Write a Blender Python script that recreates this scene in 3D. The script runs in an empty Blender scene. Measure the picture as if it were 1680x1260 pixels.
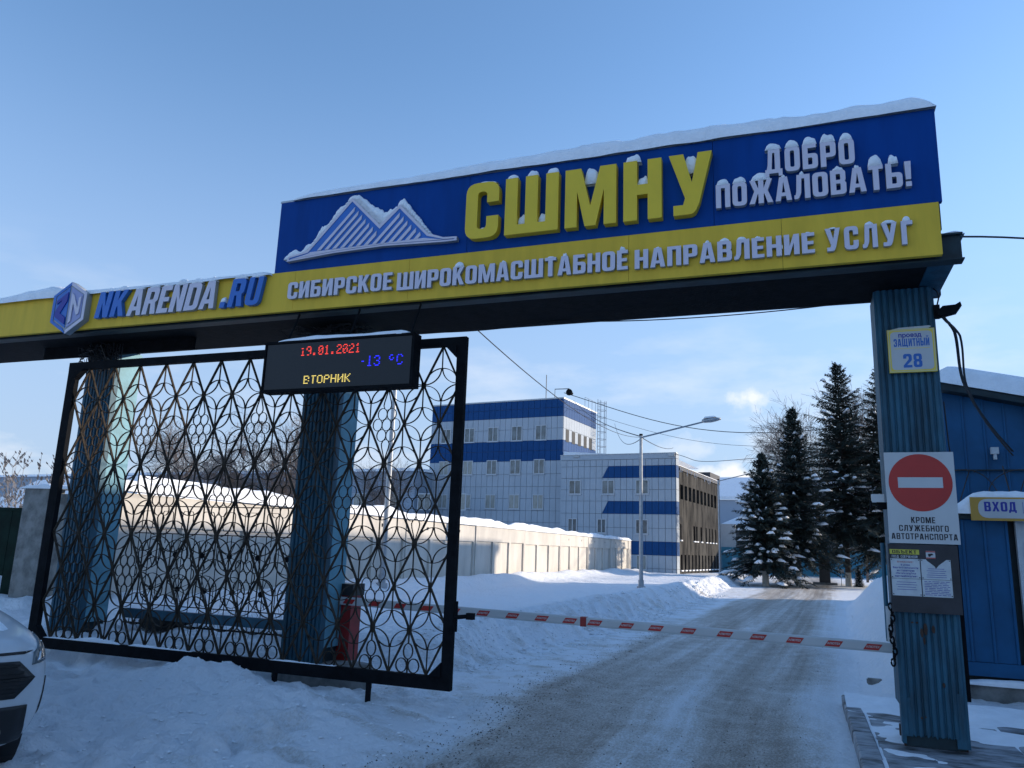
import bpy, bmesh, math, random
import numpy as np
from mathutils import Vector, Matrix
random.seed(7); rng=np.random.default_rng(11)
S=bpy.context.scene; COL=S.collection
R=math.radians; PI=math.pi
# ---------------------------------------------------------------- camera, sky, sun, exposure
cam=bpy.data.cameras.new('camera'); camo=bpy.data.objects.new('camera',cam); COL.objects.link(camo); S.camera=camo
cam.sensor_width=36; cam.lens=36*1262/1680; cam.clip_start=.05; cam.clip_end=6000
yaw,pitch,roll=R(20.6),R(12.0),R(2.0)
F=Vector((-math.sin(yaw)*math.cos(pitch),math.cos(yaw)*math.cos(pitch),math.sin(pitch)))
R0=Vector((math.cos(yaw),math.sin(yaw),0)); U0=R0.cross(F)
RR=R0*math.cos(roll)+U0*math.sin(roll); UU=-R0*math.sin(roll)+U0*math.cos(roll)
M=Matrix((RR,UU,-F)).transposed().to_4x4(); M.translation=Vector((0,0,1.6)); camo.matrix_world=M
S.view_settings.view_transform='Standard'; S.view_settings.look='None'; S.view_settings.gamma=1
S.view_settings.use_curve_mapping=False; S.view_settings.exposure=1.46
SUN_AZ,SUN_EL=R(52),R(15)     # azimuth from +Y towards +X
W=bpy.data.worlds.new('World'); S.world=W; W.use_nodes=True
nt=W.node_tree; N=nt.nodes; L=nt.links; N.clear()
out=N.new('ShaderNodeOutputWorld'); bg=N.new('ShaderNodeBackground'); bg.inputs['Strength'].default_value=.104
sky=N.new('ShaderNodeTexSky'); sky.sky_type='NISHITA'; sky.sun_disc=False
sky.sun_elevation=SUN_EL; sky.sun_rotation=SUN_AZ; sky.altitude=200; sky.air_density=1.1; sky.dust_density=0.25; sky.ozone_density=3.9
# thin winter clouds and smoke low over the horizon
tc=N.new('ShaderNodeTexCoord'); sep=N.new('ShaderNodeSeparateXYZ'); L.new(tc.outputs['Generated'],sep.inputs[0])
mp=N.new('ShaderNodeMapping'); mp.inputs['Scale'].default_value=(3.2,3.2,9.5); L.new(tc.outputs['Generated'],mp.inputs[0])
nz=N.new('ShaderNodeTexNoise'); nz.inputs['Scale'].default_value=2.1; nz.inputs['Detail'].default_value=7; nz.inputs['Roughness'].default_value=.56; L.new(mp.outputs[0],nz.inputs['Vector'])
rp=N.new('ShaderNodeValToRGB'); rp.color_ramp.elements[0].position=.50; rp.color_ramp.elements[1].position=.80; L.new(nz.outputs['Fac'],rp.inputs[0])
el=N.new('ShaderNodeMapRange'); el.inputs['From Min'].default_value=.34; el.inputs['From Max'].default_value=.05; L.new(sep.outputs['Z'],el.inputs['Value'])
def mth(op,a,b=None):
    n=N.new('ShaderNodeMath'); n.operation=op
    for i,v in enumerate((a,b)):
        if v is None: continue
        if isinstance(v,(int,float)): n.inputs[i].default_value=v
        else: L.new(v,n.inputs[i])
    n.use_clamp=True
    return n.outputs[0]
cl=mth('MULTIPLY',mth('MULTIPLY',rp.outputs[0],el.outputs[0]),.75)
nz2=N.new('ShaderNodeTexNoise'); nz2.inputs['Scale'].default_value=38; nz2.inputs['Detail'].default_value=6; L.new(tc.outputs['Generated'],nz2.inputs['Vector'])
def puff(d,rx,rz,amt):
    """a small cloud around sky direction d"""
    global cl
    v=N.new('ShaderNodeVectorMath'); v.operation='SUBTRACT'; L.new(tc.outputs['Generated'],v.inputs[0]); v.inputs[1].default_value=d
    m=N.new('ShaderNodeVectorMath'); m.operation='MULTIPLY'; L.new(v.outputs[0],m.inputs[0]); m.inputs[1].default_value=(1/rx,1/rx,1/rz)
    l=N.new('ShaderNodeVectorMath'); l.operation='LENGTH'; L.new(m.outputs[0],l.inputs[0])
    f=N.new('ShaderNodeMath'); f.operation='ADD'; L.new(l.outputs['Value'],f.inputs[0])
    g=N.new('ShaderNodeMath'); g.operation='MULTIPLY_ADD'; L.new(nz2.outputs['Fac'],g.inputs[0]); g.inputs[1].default_value=-2.6; g.inputs[2].default_value=1.3; L.new(g.outputs[0],f.inputs[1])
    r=N.new('ShaderNodeMapRange'); r.inputs['From Min'].default_value=1.0; r.inputs['From Max'].default_value=.25; L.new(f.outputs[0],r.inputs['Value'])
    cl=mth('MAXIMUM',cl,mth('MULTIPLY',r.outputs[0],amt))
puff((-.05,.98,.190),.030,.018,.7)
puff((-.085,.99,.098),.05,.014,.85)
puff((-.04,.99,.085),.05,.030,.55)
puff((-.13,.98,.13),.05,.016,.3)
mixc=N.new('ShaderNodeMix'); mixc.data_type='RGBA'; 
hz=N.new('ShaderNodeMapRange'); hz.interpolation_type='SMOOTHSTEP'; hz.inputs['From Min'].default_value=.60; hz.inputs['From Max'].default_value=.02; hz.inputs['To Max'].default_value=.85; L.new(sep.outputs['Z'],hz.inputs['Value'])
hzm=N.new('ShaderNodeMix'); hzm.data_type='RGBA'; L.new(hz.outputs[0],hzm.inputs['Factor']); L.new(sky.outputs[0],hzm.inputs['A']); hzm.inputs['B'].default_value=(1.55,1.98,2.85,1)
L.new(cl,mixc.inputs['Factor']); L.new(hzm.outputs['Result'],mixc.inputs['A']); mixc.inputs['B'].default_value=(4.0,3.95,3.95,1)
L.new(mixc.outputs['Result'],bg.inputs['Color']); L.new(bg.outputs[0],out.inputs[0])
sun=bpy.data.lights.new('sun','SUN'); sun.energy=2.05; sun.angle=R(.55); sun.color=(1,.87,.71)
suno=bpy.data.objects.new('sun',sun); COL.objects.link(suno)
sd=Vector((math.sin(SUN_AZ)*math.cos(SUN_EL),math.cos(SUN_AZ)*math.cos(SUN_EL),math.sin(SUN_EL)))
suno.rotation_euler=sd.to_track_quat('Z','Y').to_euler(); suno.location=(20,20,30)
S.render.engine='CYCLES'
# ---------------------------------------------------------------- materials
MATS={}
def mat(name,col,rough=.6,metal=0,var=.0,vs=4,bump=0,bs=30,emit=None,es=0,col2=None,spec=.5,stretch=None,attr=None,trans=0):
    if name in MATS: return MATS[name]
    m=bpy.data.materials.new(name); m.use_nodes=True; t=m.node_tree; b=t.nodes['Principled BSDF']
    b.inputs['Roughness'].default_value=rough; b.inputs['Metallic'].default_value=metal
    b.inputs['Specular IOR Level'].default_value=spec
    b.inputs['Base Color'].default_value=(*col,1)
    tcn=t.nodes.new('ShaderNodeTexCoord'); src=tcn.outputs['Object']
    if stretch:
        mpn=t.nodes.new('ShaderNodeMapping'); mpn.inputs['Scale'].default_value=stretch; t.links.new(src,mpn.inputs[0]); src=mpn.outputs[0]
    if var or col2:
        n=t.nodes.new('ShaderNodeTexNoise'); n.inputs['Scale'].default_value=vs; n.inputs['Detail'].default_value=6; n.inputs['Roughness'].default_value=.6
        t.links.new(src,n.inputs['Vector'])
        r=t.nodes.new('ShaderNodeValToRGB'); t.links.new(n.outputs['Fac'],r.inputs[0])
        c2=col2 or tuple(c*(1-var) for c in col); c1=col if col2 else tuple(min(1,c*(1+var)) for c in col)
        r.color_ramp.elements[0].position=.36; r.color_ramp.elements[1].position=.62
        r.color_ramp.elements[0].color=(*c2,1); r.color_ramp.elements[1].color=(*c1,1)
        t.links.new(r.outputs[0],b.inputs['Base Color'])
    if bump:
        n=t.nodes.new('ShaderNodeTexNoise'); n.inputs['Scale'].default_value=bs; n.inputs['Detail'].default_value=5
        t.links.new(src,n.inputs['Vector']); bn=t.nodes.new('ShaderNodeBump'); bn.inputs['Strength'].default_value=bump; bn.inputs['Distance'].default_value=.02
        t.links.new(n.outputs['Fac'],bn.inputs['Height']); t.links.new(bn.outputs[0],b.inputs['Normal'])
    if emit: b.inputs['Emission Color'].default_value=(*emit,1); b.inputs['Emission Strength'].default_value=es
    if trans: b.inputs['Transmission Weight'].default_value=trans
    MATS[name]=m; return m
SNOWC=(.90,.92,.95)
snow=mat('snow',SNOWC,.75,var=.05,vs=5,bump=.7,bs=26,spec=.25)
m_blue=mat('sign_blue',(.0015,.052,.25),.6,spec=.12,var=.09,vs=2.5,stretch=(2.5,1,.35))
m_yel=mat('sign_yellow',(.76,.49,.05),.6,spec=.2,var=.07,vs=2.5,stretch=(2.5,1,.35))
m_lyel=mat('letter_yellow',(.80,.54,.015),.4,var=.03)
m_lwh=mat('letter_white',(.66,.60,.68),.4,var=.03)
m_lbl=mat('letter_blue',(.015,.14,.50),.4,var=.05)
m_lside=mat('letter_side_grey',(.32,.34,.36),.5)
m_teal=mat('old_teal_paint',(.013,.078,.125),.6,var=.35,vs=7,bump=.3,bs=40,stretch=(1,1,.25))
m_teal2=mat('teal_paint_sunlit_side',(.13,.33,.42),.6,var=.15,vs=5,bump=.15)  # lighter copy of the pillar teal, with sunlight on their right sides painted in
m_tealdk=mat('beam_paint',(.006,.022,.03),.65,var=.4,vs=5)
m_blk=mat('black_paint',(.006,.007,.009),.85,var=.3,vs=9,bump=.2,spec=.12)
m_strip=mat('rusty_dark_strip',(.040,.031,.023),.8,spec=.15,var=.5,vs=12)
m_rust=mat('rust',(.05,.025,.015),.8,var=.4,vs=20)
m_conc=mat('concrete',(.40,.38,.35),.85,var=.16,vs=3,bump=.4,bs=25)
m_concd=mat('concrete_dark',(.20,.20,.19),.85,var=.35,vs=5,bump=.6,bs=18)
m_slab=mat('icy_concrete',(.34,.36,.39),.6,col2=(.045,.045,.045),vs=3.8,bump=.6,bs=22,stretch=(1,2.2,1))
m_fence=mat('cream_concrete',(.57,.53,.47),.85,var=.11,vs=1.6,bump=.3,bs=20,stretch=(1,1,.4))
m_metal=mat('galvanised',(.38,.40,.42),.45,metal=.6,var=.12,vs=6)
m_wire=mat('wire',(.02,.02,.022),.6)
m_white=mat('white_board',(.50,.52,.53),.45,var=.04,vs=3)
m_red=mat('sign_red',(.42,.015,.012),.4,var=.08,vs=3)
m_rred=mat('red_housing',(.26,.012,.010),.45,var=.2,vs=6)
m_black=mat('print_black',(.012,.012,.018),.5)
m_navy=mat('print_navy',(.02,.03,.30),.5)
m_pblue=mat('print_blue',(.02,.13,.45),.5)
m_ysign=mat('plaque_yellow',(.78,.60,.08),.45)
m_gold=mat('entrance_gold',(.50,.28,.04),.5)
m_board=mat('notice_board',(.022,.022,.028),.5,var=.3,vs=6)
m_paper=mat('notice_paper',(.52,.55,.57),.6,var=.08,vs=14)
m_bwall=mat('blue_sheet',(.008,.085,.20),.5,spec=.25,var=.16,vs=1.8)
m_pw=mat('panel_white',(.40,.44,.48),.75,spec=.2,var=.035,vs=1.2)
m_pb=mat('panel_blue',(.008,.062,.19),.7,spec=.2,var=.05,vs=1.2)
m_seam=mat('panel_seam',(.15,.175,.21),.7)
m_frame=mat('window_frame_white',(.50,.52,.54),.5)
m_glass=mat('window_glass',(.10,.12,.13),.12,var=.5,vs=1.1,spec=.8)
m_dkwin=mat('dark_window',(.012,.013,.015),.4,spec=.15)
m_curt=mat('curtained_glass',(.30,.30,.27),.25,var=.25,vs=5,stretch=(4,1,.4))
m_stucco=mat('dark_stucco',(.088,.084,.078),.95,spec=.05,col2=(.020,.020,.021),vs=.8,bump=.7,bs=6,stretch=(1,1.6,.45))
m_roofm=mat('roof_felt',(.06,.06,.065),.8)
m_grey=mat('far_wall',(.30,.34,.38),.8,var=.08,vs=.8)
m_tealf=mat('far_teal_fence',(.03,.20,.30),.6,var=.15,vs=1)
m_bark=mat('bark',(.06,.05,.045),.9,var=.4,vs=9,bump=.6)
m_whitew=mat('whitewash',(.55,.52,.46),.8)
m_birch=mat('birch_twig',(.16,.13,.115),.9,var=.4,vs=3)
m_needle=mat('spruce_needles',(.030,.046,.040),.8,var=.45,vs=2.5)
m_frost=mat('frosted_twigs',(.24,.21,.19),.9,var=.3,vs=2)
m_stone=mat('monument_stone',(.03,.03,.032),.35)
m_green=mat('dark_green_sheet',(.004,.018,.013),.7,spec=.1,var=.3,vs=4)
m_car=mat('car_white',(.62,.65,.68),.18,var=.02,spec=.7)
m_carblk=mat('car_black_trim',(.015,.015,.017),.45)
m_carglass=mat('car_glass',(.02,.025,.03),.06,spec=.9)
m_chrome=mat('chrome',(.65,.66,.68),.12,metal=1)
m_tyre=mat('tyre_rubber',(.02,.02,.02),.85,bump=.3)
m_led=mat('display_face',(.006,.008,.011),.55,var=.25,vs=60,stretch=(.4,1,2))
m_lr=mat('led_red',(.3,.02,.02),.5,emit=(1,.06,.04),es=.5)
m_lb=mat('led_blue',(.02,.02,.3),.5,emit=(.02,.02,1),es=.6)
m_ly=mat('led_yellow',(.3,.25,.05),.5,emit=(.85,.66,.16),es=.5)
m_brick=mat('neighbour_wall',(.60,.60,.60),.85,var=.1,vs=2)
def snow_ground():
    m=bpy.data.materials.new('snow_and_ice'); m.use_nodes=True; t=m.node_tree; b=t.nodes['Principled BSDF']; n=t.nodes; l=t.links
    a=n.new('ShaderNodeAttribute'); a.attribute_name='dirt'
    tcn=n.new('ShaderNodeTexCoord')
    f1=n.new('ShaderNodeTexNoise'); f1.inputs['Scale'].default_value=42; f1.inputs['Detail'].default_value=9; f1.inputs['Roughness'].default_value=.8
    mpn=n.new('ShaderNodeMapping'); mpn.inputs['Scale'].default_value=(1.3,.5,1); l.new(tcn.outputs['Object'],mpn.inputs[0]); l.new(mpn.outputs[0],f1.inputs['Vector'])
    f3=n.new('ShaderNodeTexNoise'); f3.inputs['Scale'].default_value=3.0; f3.inputs['Detail'].default_value=6; l.new(tcn.outputs['Object'],f3.inputs['Vector'])
    # dirt + grain
    g=n.new('ShaderNodeMath'); g.operation='MULTIPLY_ADD'; l.new(f1.outputs['Fac'],g.inputs[0]); g.inputs[1].default_value=2.6; g.inputs[2].default_value=-1.3
    g3=n.new('ShaderNodeMath'); g3.operation='MULTIPLY_ADD'; l.new(f3.outputs['Fac'],g3.inputs[0]); g3.inputs[1].default_value=.7; g3.inputs[2].default_value=-.35
    gs=n.new('ShaderNodeMath'); gs.operation='ADD'; l.new(g.outputs[0],gs.inputs[0]); l.new(g3.outputs[0],gs.inputs[1])
    # grain acts where there is dirt
    am=n.new('ShaderNodeMapRange'); l.new(a.outputs['Fac'],am.inputs['Value']); am.inputs['From Max'].default_value=.35; am.inputs['To Min'].default_value=.10; am.inputs['To Max'].default_value=1
    gm=n.new('ShaderNodeMath'); gm.operation='MULTIPLY'; l.new(gs.outputs[0],gm.inputs[0]); l.new(am.outputs[0],gm.inputs[1])
    ad=n.new('ShaderNodeMath'); ad.operation='ADD'; ad.use_clamp=True; l.new(a.outputs['Fac'],ad.inputs[0]); l.new(gm.outputs[0],ad.inputs[1])
    r=n.new('ShaderNodeValToRGB'); l.new(ad.outputs[0],r.inputs[0])
    e=r.color_ramp.elements; e[0].position=0; e[0].color=(*SNOWC,1); e[1].position=1; e[1].color=(.29,.245,.20,1)
    x=e.new(.35); x.color=(.68,.66,.63,1); x=e.new(.65); x.color=(.51,.465,.415,1)
    l.new(r.outputs[0],b.inputs['Base Color'])
    rr=n.new('ShaderNodeMapRange'); l.new(a.outputs['Fac'],rr.inputs['Value']); rr.inputs['To Min'].default_value=.75; rr.inputs['To Max'].default_value=.5; l.new(rr.outputs[0],b.inputs['Roughness'])
    b.inputs['Specular IOR Level'].default_value=.3
    f2=n.new('ShaderNodeTexNoise'); f2.inputs['Scale'].default_value=9; f2.inputs['Detail'].default_value=9; f2.inputs['Roughness'].default_value=.62; l.new(tcn.outputs['Object'],f2.inputs['Vector'])
    bn=n.new('ShaderNodeBump'); bn.inputs['Strength'].default_value=.9; bn.inputs['Distance'].default_value=.07; l.new(f2.outputs['Fac'],bn.inputs['Height'])
    vo=n.new('ShaderNodeTexVoronoi'); vo.inputs['Scale'].default_value=16; vo.inputs['Randomness'].default_value=1; l.new(tcn.outputs['Object'],vo.inputs['Vector'])
    b3=n.new('ShaderNodeBump'); b3.inputs['Strength'].default_value=.35; b3.inputs['Distance'].default_value=.03; b3.invert=True; l.new(vo.outputs['Distance'],b3.inputs['Height']); l.new(bn.outputs[0],b3.inputs['Normal'])
    b2=n.new('ShaderNodeBump'); b2.inputs['Strength'].default_value=.8; b2.inputs['Distance'].default_value=.015; l.new(f1.outputs['Fac'],b2.inputs['Height']); l.new(b3.outputs[0],b2.inputs['Normal'])
    l.new(b2.outputs[0],b.inputs['Normal']); return m
m_ground=snow_ground()
# ---------------------------------------------------------------- helpers
def link(o,parent=None):
    COL.objects.link(o)
    if parent: o.parent=parent
    return o
def tag(o,label=None,cat=None,group=None,kind=None):
    if label: o['label']=label
    if cat: o['category']=cat
    if group: o['group']=group
    if kind: o['kind']=kind
    return o
def empty(name,loc,label,cat,group=None,rz=0):
    o=bpy.data.objects.new(name,None); o.location=loc; o.rotation_euler=(0,0,rz); o.empty_display_size=.2; link(o); return tag(o,label,cat,group)
class MB:
    def __init__(s): s.v=[]; s.f=[]; s.mi=[]; s.cur=0
    def add(s,vs,fs):
        k=len(s.v); s.v+= [tuple(v) for v in vs]; s.f+=[tuple(i+k for i in f) for f in fs]; s.mi+=[s.cur]*len(fs); return s
    def box(s,a,b):
        (x0,y0,z0),(x1,y1,z1)=a,b
        return s.add([(x0,y0,z0),(x1,y0,z0),(x1,y1,z0),(x0,y1,z0),(x0,y0,z1),(x1,y0,z1),(x1,y1,z1),(x0,y1,z1)],
          [(0,3,2,1),(4,5,6,7),(0,1,5,4),(1,2,6,5),(2,3,7,6),(3,0,4,7)])
    def prism(s,pts,y0,y1):   # polygon in xz, extruded along y (single convex-ish ngon)
        n=len(pts); vs=[(x,y0,z) for x,z in pts]+[(x,y1,z) for x,z in pts]
        return s.add(vs,[tuple(range(n)),tuple(reversed(range(n,2*n)))]+[(i,i+n,(i+1)%n+n,(i+1)%n) for i in range(n)])
    def tube(s,pts,r,n=6,caps=True):
        pts=[Vector(p) for p in pts]; rings=[]
        for i,p in enumerate(pts):
            d=(pts[min(i+1,len(pts)-1)]-pts[max(i-1,0)]).normalized()
            a=d.cross(Vector((0,0,1)));
            if a.length<.05: a=d.cross(Vector((1,0,0)))
            a.normalize(); b=d.cross(a); rr=r[i] if hasattr(r,'__len__') else r
            rings.append([p+a*rr*math.cos(2*PI*k/n)+b*rr*math.sin(2*PI*k/n) for k in range(n)])
        vs=[v for q in rings for v in q]; fs=[]
        for i in range(len(pts)-1):
            for k in range(n): fs.append((i*n+k,i*n+(k+1)%n,(i+1)*n+(k+1)%n,(i+1)*n+k))
        if caps: fs+=[tuple(reversed(range(n))),tuple(range((len(pts)-1)*n,len(pts)*n))]
        return s.add(vs,fs)
    def strip(s,pts,w,y0,y1,closed=False):  # flat bar bent along a path in the xz plane
        P=[Vector((p[0],p[1])) for p in pts]; n=len(P); vs=[];fs=[]
        for i,p in enumerate(P):
            a=P[(i-1)%n] if (closed or i>0) else P[i]; b=P[(i+1)%n] if (closed or i<n-1) else P[i]
            d=(b-a).normalized(); q=Vector((-d.y,d.x))*w/2
            vs+=[(p.x+q.x,y0,p.y+q.y),(p.x-q.x,y0,p.y-q.y),(p.x-q.x,y1,p.y-q.y),(p.x+q.x,y1,p.y+q.y)]
        m=n if closed else n-1
        for i in range(m):
            j=(i+1)%n
            for k in range(4): fs.append((i*4+k,j*4+k,j*4+(k+1)%4,i*4+(k+1)%4))
        if not closed: fs+=[(0,1,2,3),((n-1)*4+3,(n-1)*4+2,(n-1)*4+1,(n-1)*4)]
        return s.add(vs,fs)
    def mesh(s,name,mats,smooth=False):
        me=bpy.data.meshes.new(name); me.from_pydata(s.v,[],s.f)
        for m in (mats if isinstance(mats,(list,tuple)) else [mats]): me.materials.append(m)
        if any(s.mi): me.polygons.foreach_set('material_index',s.mi)
        if smooth: me.polygons.foreach_set('use_smooth',[True]*len(s.f))
        me.update(); return me
    def build(s,name,mats,parent=None,loc=(0,0,0),smooth=False):
        o=bpy.data.objects.new(name,s.mesh(name,mats,smooth)); o.location=loc; return link(o,parent)
def bevel(o,w=.01,seg=2):
    bm=bmesh.new(); bm.from_mesh(o.data); bmesh.ops.bevel(bm,geom=bm.edges[:],offset=w,segments=seg,affect='EDGES',clamp_overlap=True); bm.to_mesh(o.data); bm.free(); return o
def fixn(o):
    bm=bmesh.new(); bm.from_mesh(o.data); bmesh.ops.recalc_face_normals(bm,faces=bm.faces[:]); bm.to_mesh(o.data); bm.free(); return o
def inst(name,me,parent,loc=(0,0,0),rot=(0,0,0),sc=(1,1,1)):
    o=bpy.data.objects.new(name,me); o.location=loc; o.rotation_euler=rot; o.scale=sc; return link(o,parent)
def copy_tree(o,parent=None):
    c=o.copy(); COL.objects.link(c); c.parent=parent
    for ch in o.children: copy_tree(ch,c)
    return c
# value noise
_T=rng.random((256,256))
def vn(x,y):
    x=np.asarray(x,float); y=np.asarray(y,float); xi=np.floor(x).astype(int); yi=np.floor(y).astype(int); fx=x-xi; fy=y-yi
    fx=fx*fx*(3-2*fx); fy=fy*fy*(3-2*fy); g=lambda a,b:_T[a%256,b%256]
    return (g(xi,yi)*(1-fx)+g(xi+1,yi)*fx)*(1-fy)+(g(xi,yi+1)*(1-fx)+g(xi+1,yi+1)*fx)*fy
def fbm(x,y,o=4,p=.5):
    s=0;a=1;t=0
    for i in range(o): s=s+a*vn(x*2**i+17*i,y*2**i+31*i); t+=a; a*=p
    return s/t
def sst(a,b,x): t=np.clip((x-a)/(b-a),0,1); return t*t*(3-2*t)
# ---------------------------------------------------------------- ground
def road_l(y): return np.interp(y,[-50,0,4,5.5,7.5,9,12.5,17,28,36,60,400],[-8,-5.2,-3.6,-2.75,-2.8,-3.1,-2.95,-2.75,-2.4,-1.9,-1.8,-1.8])
def road_r(y): return np.interp(y,[-50,0,7,9.5,17,28,40,60,400],[.35,.3,.3,.42,.8,1.3,1.8,2.8,3.5])
_fr=random.Random(21); FEET=[]
for _a in range(7):
    _x,_y=_fr.uniform(-6.6,-3.4),_fr.uniform(4.3,5.4); _t=_fr.uniform(-.9,.9)
    for _k in range(6): FEET.append((_x+.34*_k*math.sin(_t)+(.09 if _k%2 else -.09),_y+.30*_k*math.cos(_t)*.5))
def gz(x,y):
    x=np.asarray(x,float); y=np.asarray(y,float)
    z=.02*fbm(x*.8,y*.8,3)
    n1=fbm(x*.55+5,y*.55+3,4); n2=fbm(x*2.1,y*2.1,4); n3=fbm(x*6,y*6,3)
    # left bank and plateau
    foot=np.interp(y,[8.5,10,15,27,40,60],[-5.2,-4.15,-3.75,-3.35,-3.2,-3.0])+.5*(n1-.5)+.5*(n2-.5)
    up=sst(0,1,(foot-x)/(.75+.5*n1))*sst(8.2,10.2,y+.5*(n2-.5))
    crest=np.exp(-((foot-.95-x)/.45)**2)*(.02+.13*n2)*sst(8.8,11,y)
    pl=np.interp(y,[8,12,40,52,60,80],[.38,.45,.45,.3,.05,.0])
    n4=fbm(x*9+2,y*9,3); left=up*(pl+.10*(n1-.5)+.05*(n2-.5))+(.10*(n3-.5)+.07*(n4-.5))*np.exp(-((foot-.35-x)/.45)**2)*sst(8.8,10,y)*sst(60,50,y)+crest*sst(58,46,y)+.05*up*(n3-.5)*np.exp(-((foot-.9-x)/.8)**2)
    z=z+left
    # drift along the fence
    z=z+np.exp(-((x+9.45)/.55)**2)*(.10+.26*fbm(x*.9,y*.9+9,3))*sst(10,14,y)*sst(50,47,y)
    # low hummocks behind the grille
    z=z+sst(-5.4,-6.2,x)*sst(6.9,7.6,y)*sst(10.5,8.5,y)*(.22+.25*n2)
    # foreground heap in front of the leaf
    heap=.27*np.exp(-(((x+5.45)/.50)**2+((y-6.30)/.42)**2))+.07*np.exp(-(((x+4.75)/.70)**2+((y-6.15)/.5)**2))+.12*np.exp(-(((x+6.3)/1.0)**2+((y-6.45)/.4)**2))+.10*np.exp(-(((x+4.0)/.9)**2+((y-6.0)/.5)**2))
    z=z+heap*(1+.25*(n2-.5))+.13*sst(-3.0,-4.2,x)*sst(7.8,6.9,y)*sst(3.5,5.8,y)*(n1*1.3)
    rough=sst(-3.1,-4.0,x)*sst(9.2,7.5,y)*sst(0,3,y)
    n5=fbm(x*3.4+8,y*4.2,3); z=z+rough*(.15*(n2-.5)+.13*(n3-.5)+.06*(n4-.5)+.16*np.abs(n5-.5)*sst(6.6,5.6,y))
    z=z+sst(-8.5,-9.5,x)*.25*sst(7,8.5,y)*sst(30,9,y)*n1
    # boot prints trampled into the entry snow, and old tyre ruts curving in
    for (fx,fy) in FEET: z=z-.045*np.exp(-(((x-fx)/.075)**2+((y-fy)/.12)**2)**1.6)+.018*np.exp(-((np.hypot(x-fx,(y-fy)*.7)-.13)/.05)**2)
    for off in (0,.22,1.45,1.68):
        cx_=-3.35-off+.9*sst(9,4,y); z=z-.028*np.exp(-((x-cx_)/.075)**2)*sst(3.0,4.0,y)*sst(9.0,7.6,y)*(.6+.5*np.sin(y*40))
    # right bank
    fr=np.interp(y,[9,10,14,20,30,40],[.48,.50,.68,.88,1.35,2.4])+.22*(n2-.5)
    hr=np.interp(y,[9.3,10.3,12,15,22,28,34,40],[0,.38,.66,1.0,1.15,.85,.35,0])
    z=z+hr*sst(0,1,(x-fr)/(.95))*(.85+.35*n1)*(1-.93*sst(1.35,1.75,x)*sst(12.6,11.6,y))+(.10*(n2-.5)+.09*(n3-.5)+.05*np.sin((y*1.1+x*2.2+3*n1)*3.1)*n2)*sst(-.1,.4,x-fr)*sst(9.3,10.2,y)*sst(44,36,y)
    z=z-hr*sst(2.2,3.3,x)*.45
    # ruts and ridges on the road
    u=(x-road_l(y))/(road_r(y)-road_l(y))
    z=z+(.014*np.sin(u*16+1.2*n1)+.020*(fbm(u*60,y*.35,3)-.5)+.016*(n3-.5))*sst(0,.1,u)*sst(1,.9,u)*sst(60,30,y)
    return z
def dirt(x,y):
    rl,rr=road_l(y),road_r(y); u=(x-rl)/(rr-rl)
    n=fbm(u*7+3,y*.22,4); n2=fbm(x*1.2,y*.5,4); st=fbm(u*30,y*.16+5,3)
    e=sst(-.05,.09,u+.12*(n2-.5))*(.25*sst(1.02,.90,u+.14*(n2-.5))+.75*sst(.95,.74,u+.22*(n2-.5)))
    b=.24*np.exp(-((u-.24)/.16)**2)+.26*np.exp(-((u-.68)/.15)**2)+.50
    b=b-.20*np.exp(-((u-.46+.04*np.sin(y*.5))/.035)**2)*sst(30,9,y)-.16*np.exp(-((u-.56+.03*np.sin(y*.7))/.03)**2)*sst(20,6,y)
    st2=fbm(u*75,y*.12+5,3); d=e*np.clip(b+.65*(n-.5)+.55*(st-.5)+.35*(st2-.5),0,1)
    d=d*sst(200,60,y)
    # dirty wash on the roadside banks and packed entry
    side=.20*sst(-.75,-.3,u)*sst(.1,-.03,u)*sst(.50,.64,fbm(x*3.5,y*3.5,4))*sst(6,8,y)
    side=side+.22*sst(.50,.68,fbm(x*1.7+3,y*4.5,4))*sst(-4.6,-3.6,x)*sst(-2.4,-2.9,x)*sst(45,28,y)
    side=side+.25*sst(4.6,2.4,y)*sst(.35,.6,fbm(x*2,y*2,3))*sst(.4,.2,x)
    return np.clip(d+side,0,1)
def grid(name,xs,ys,lift=0,mask=None):
    X,Yy=np.meshgrid(xs,ys); Z=gz(X,Yy)+lift; D=dirt(X,Yy); nx,ny=len(xs),len(ys)
    co=np.stack([X,Yy,Z],-1).reshape(-1,3)
    i=np.arange(nx*ny).reshape(ny,nx); q=np.stack([i[:-1,:-1],i[:-1,1:],i[1:,1:],i[1:,:-1]],-1).reshape(-1,4)
    if mask is not None:
        cx=(X[:-1,:-1]+X[1:,1:])/2; cy=(Yy[:-1,:-1]+Yy[1:,1:])/2; q=q[mask(cx,cy).reshape(-1)]
    me=bpy.data.meshes.new(name); me.vertices.add(len(co)); me.vertices.foreach_set('co',co.ravel())
    me.loops.add(q.size); me.loops.foreach_set('vertex_index',q.ravel()); me.polygons.add(len(q))
    me.polygons.foreach_set('loop_start',np.arange(len(q))*4); me.polygons.foreach_set('loop_total',np.full(len(q),4)); me.polygons.foreach_set('use_smooth',np.ones(len(q),bool))
    me.update(calc_edges=True); at=me.attributes.new('dirt','FLOAT','POINT'); at.data.foreach_set('value',D.ravel())
    me.materials.append(m_ground); o=bpy.data.objects.new(name,me); return link(o)
def spaced(*seg):
    o=[]
    for a,b,n in seg: o+=list(np.linspace(a,b,n,endpoint=False))
    return np.array(o+[seg[-1][1]])
def geo(a,b,n): return list(a*(b/a)**(np.arange(1,n+1)/n))
xs=np.array([-v for v in reversed(geo(14,2500,26))]+list(np.arange(-14,-9,.12))+list(np.arange(-9,3.2,.042))+geo(3.2,2500,34))
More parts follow.
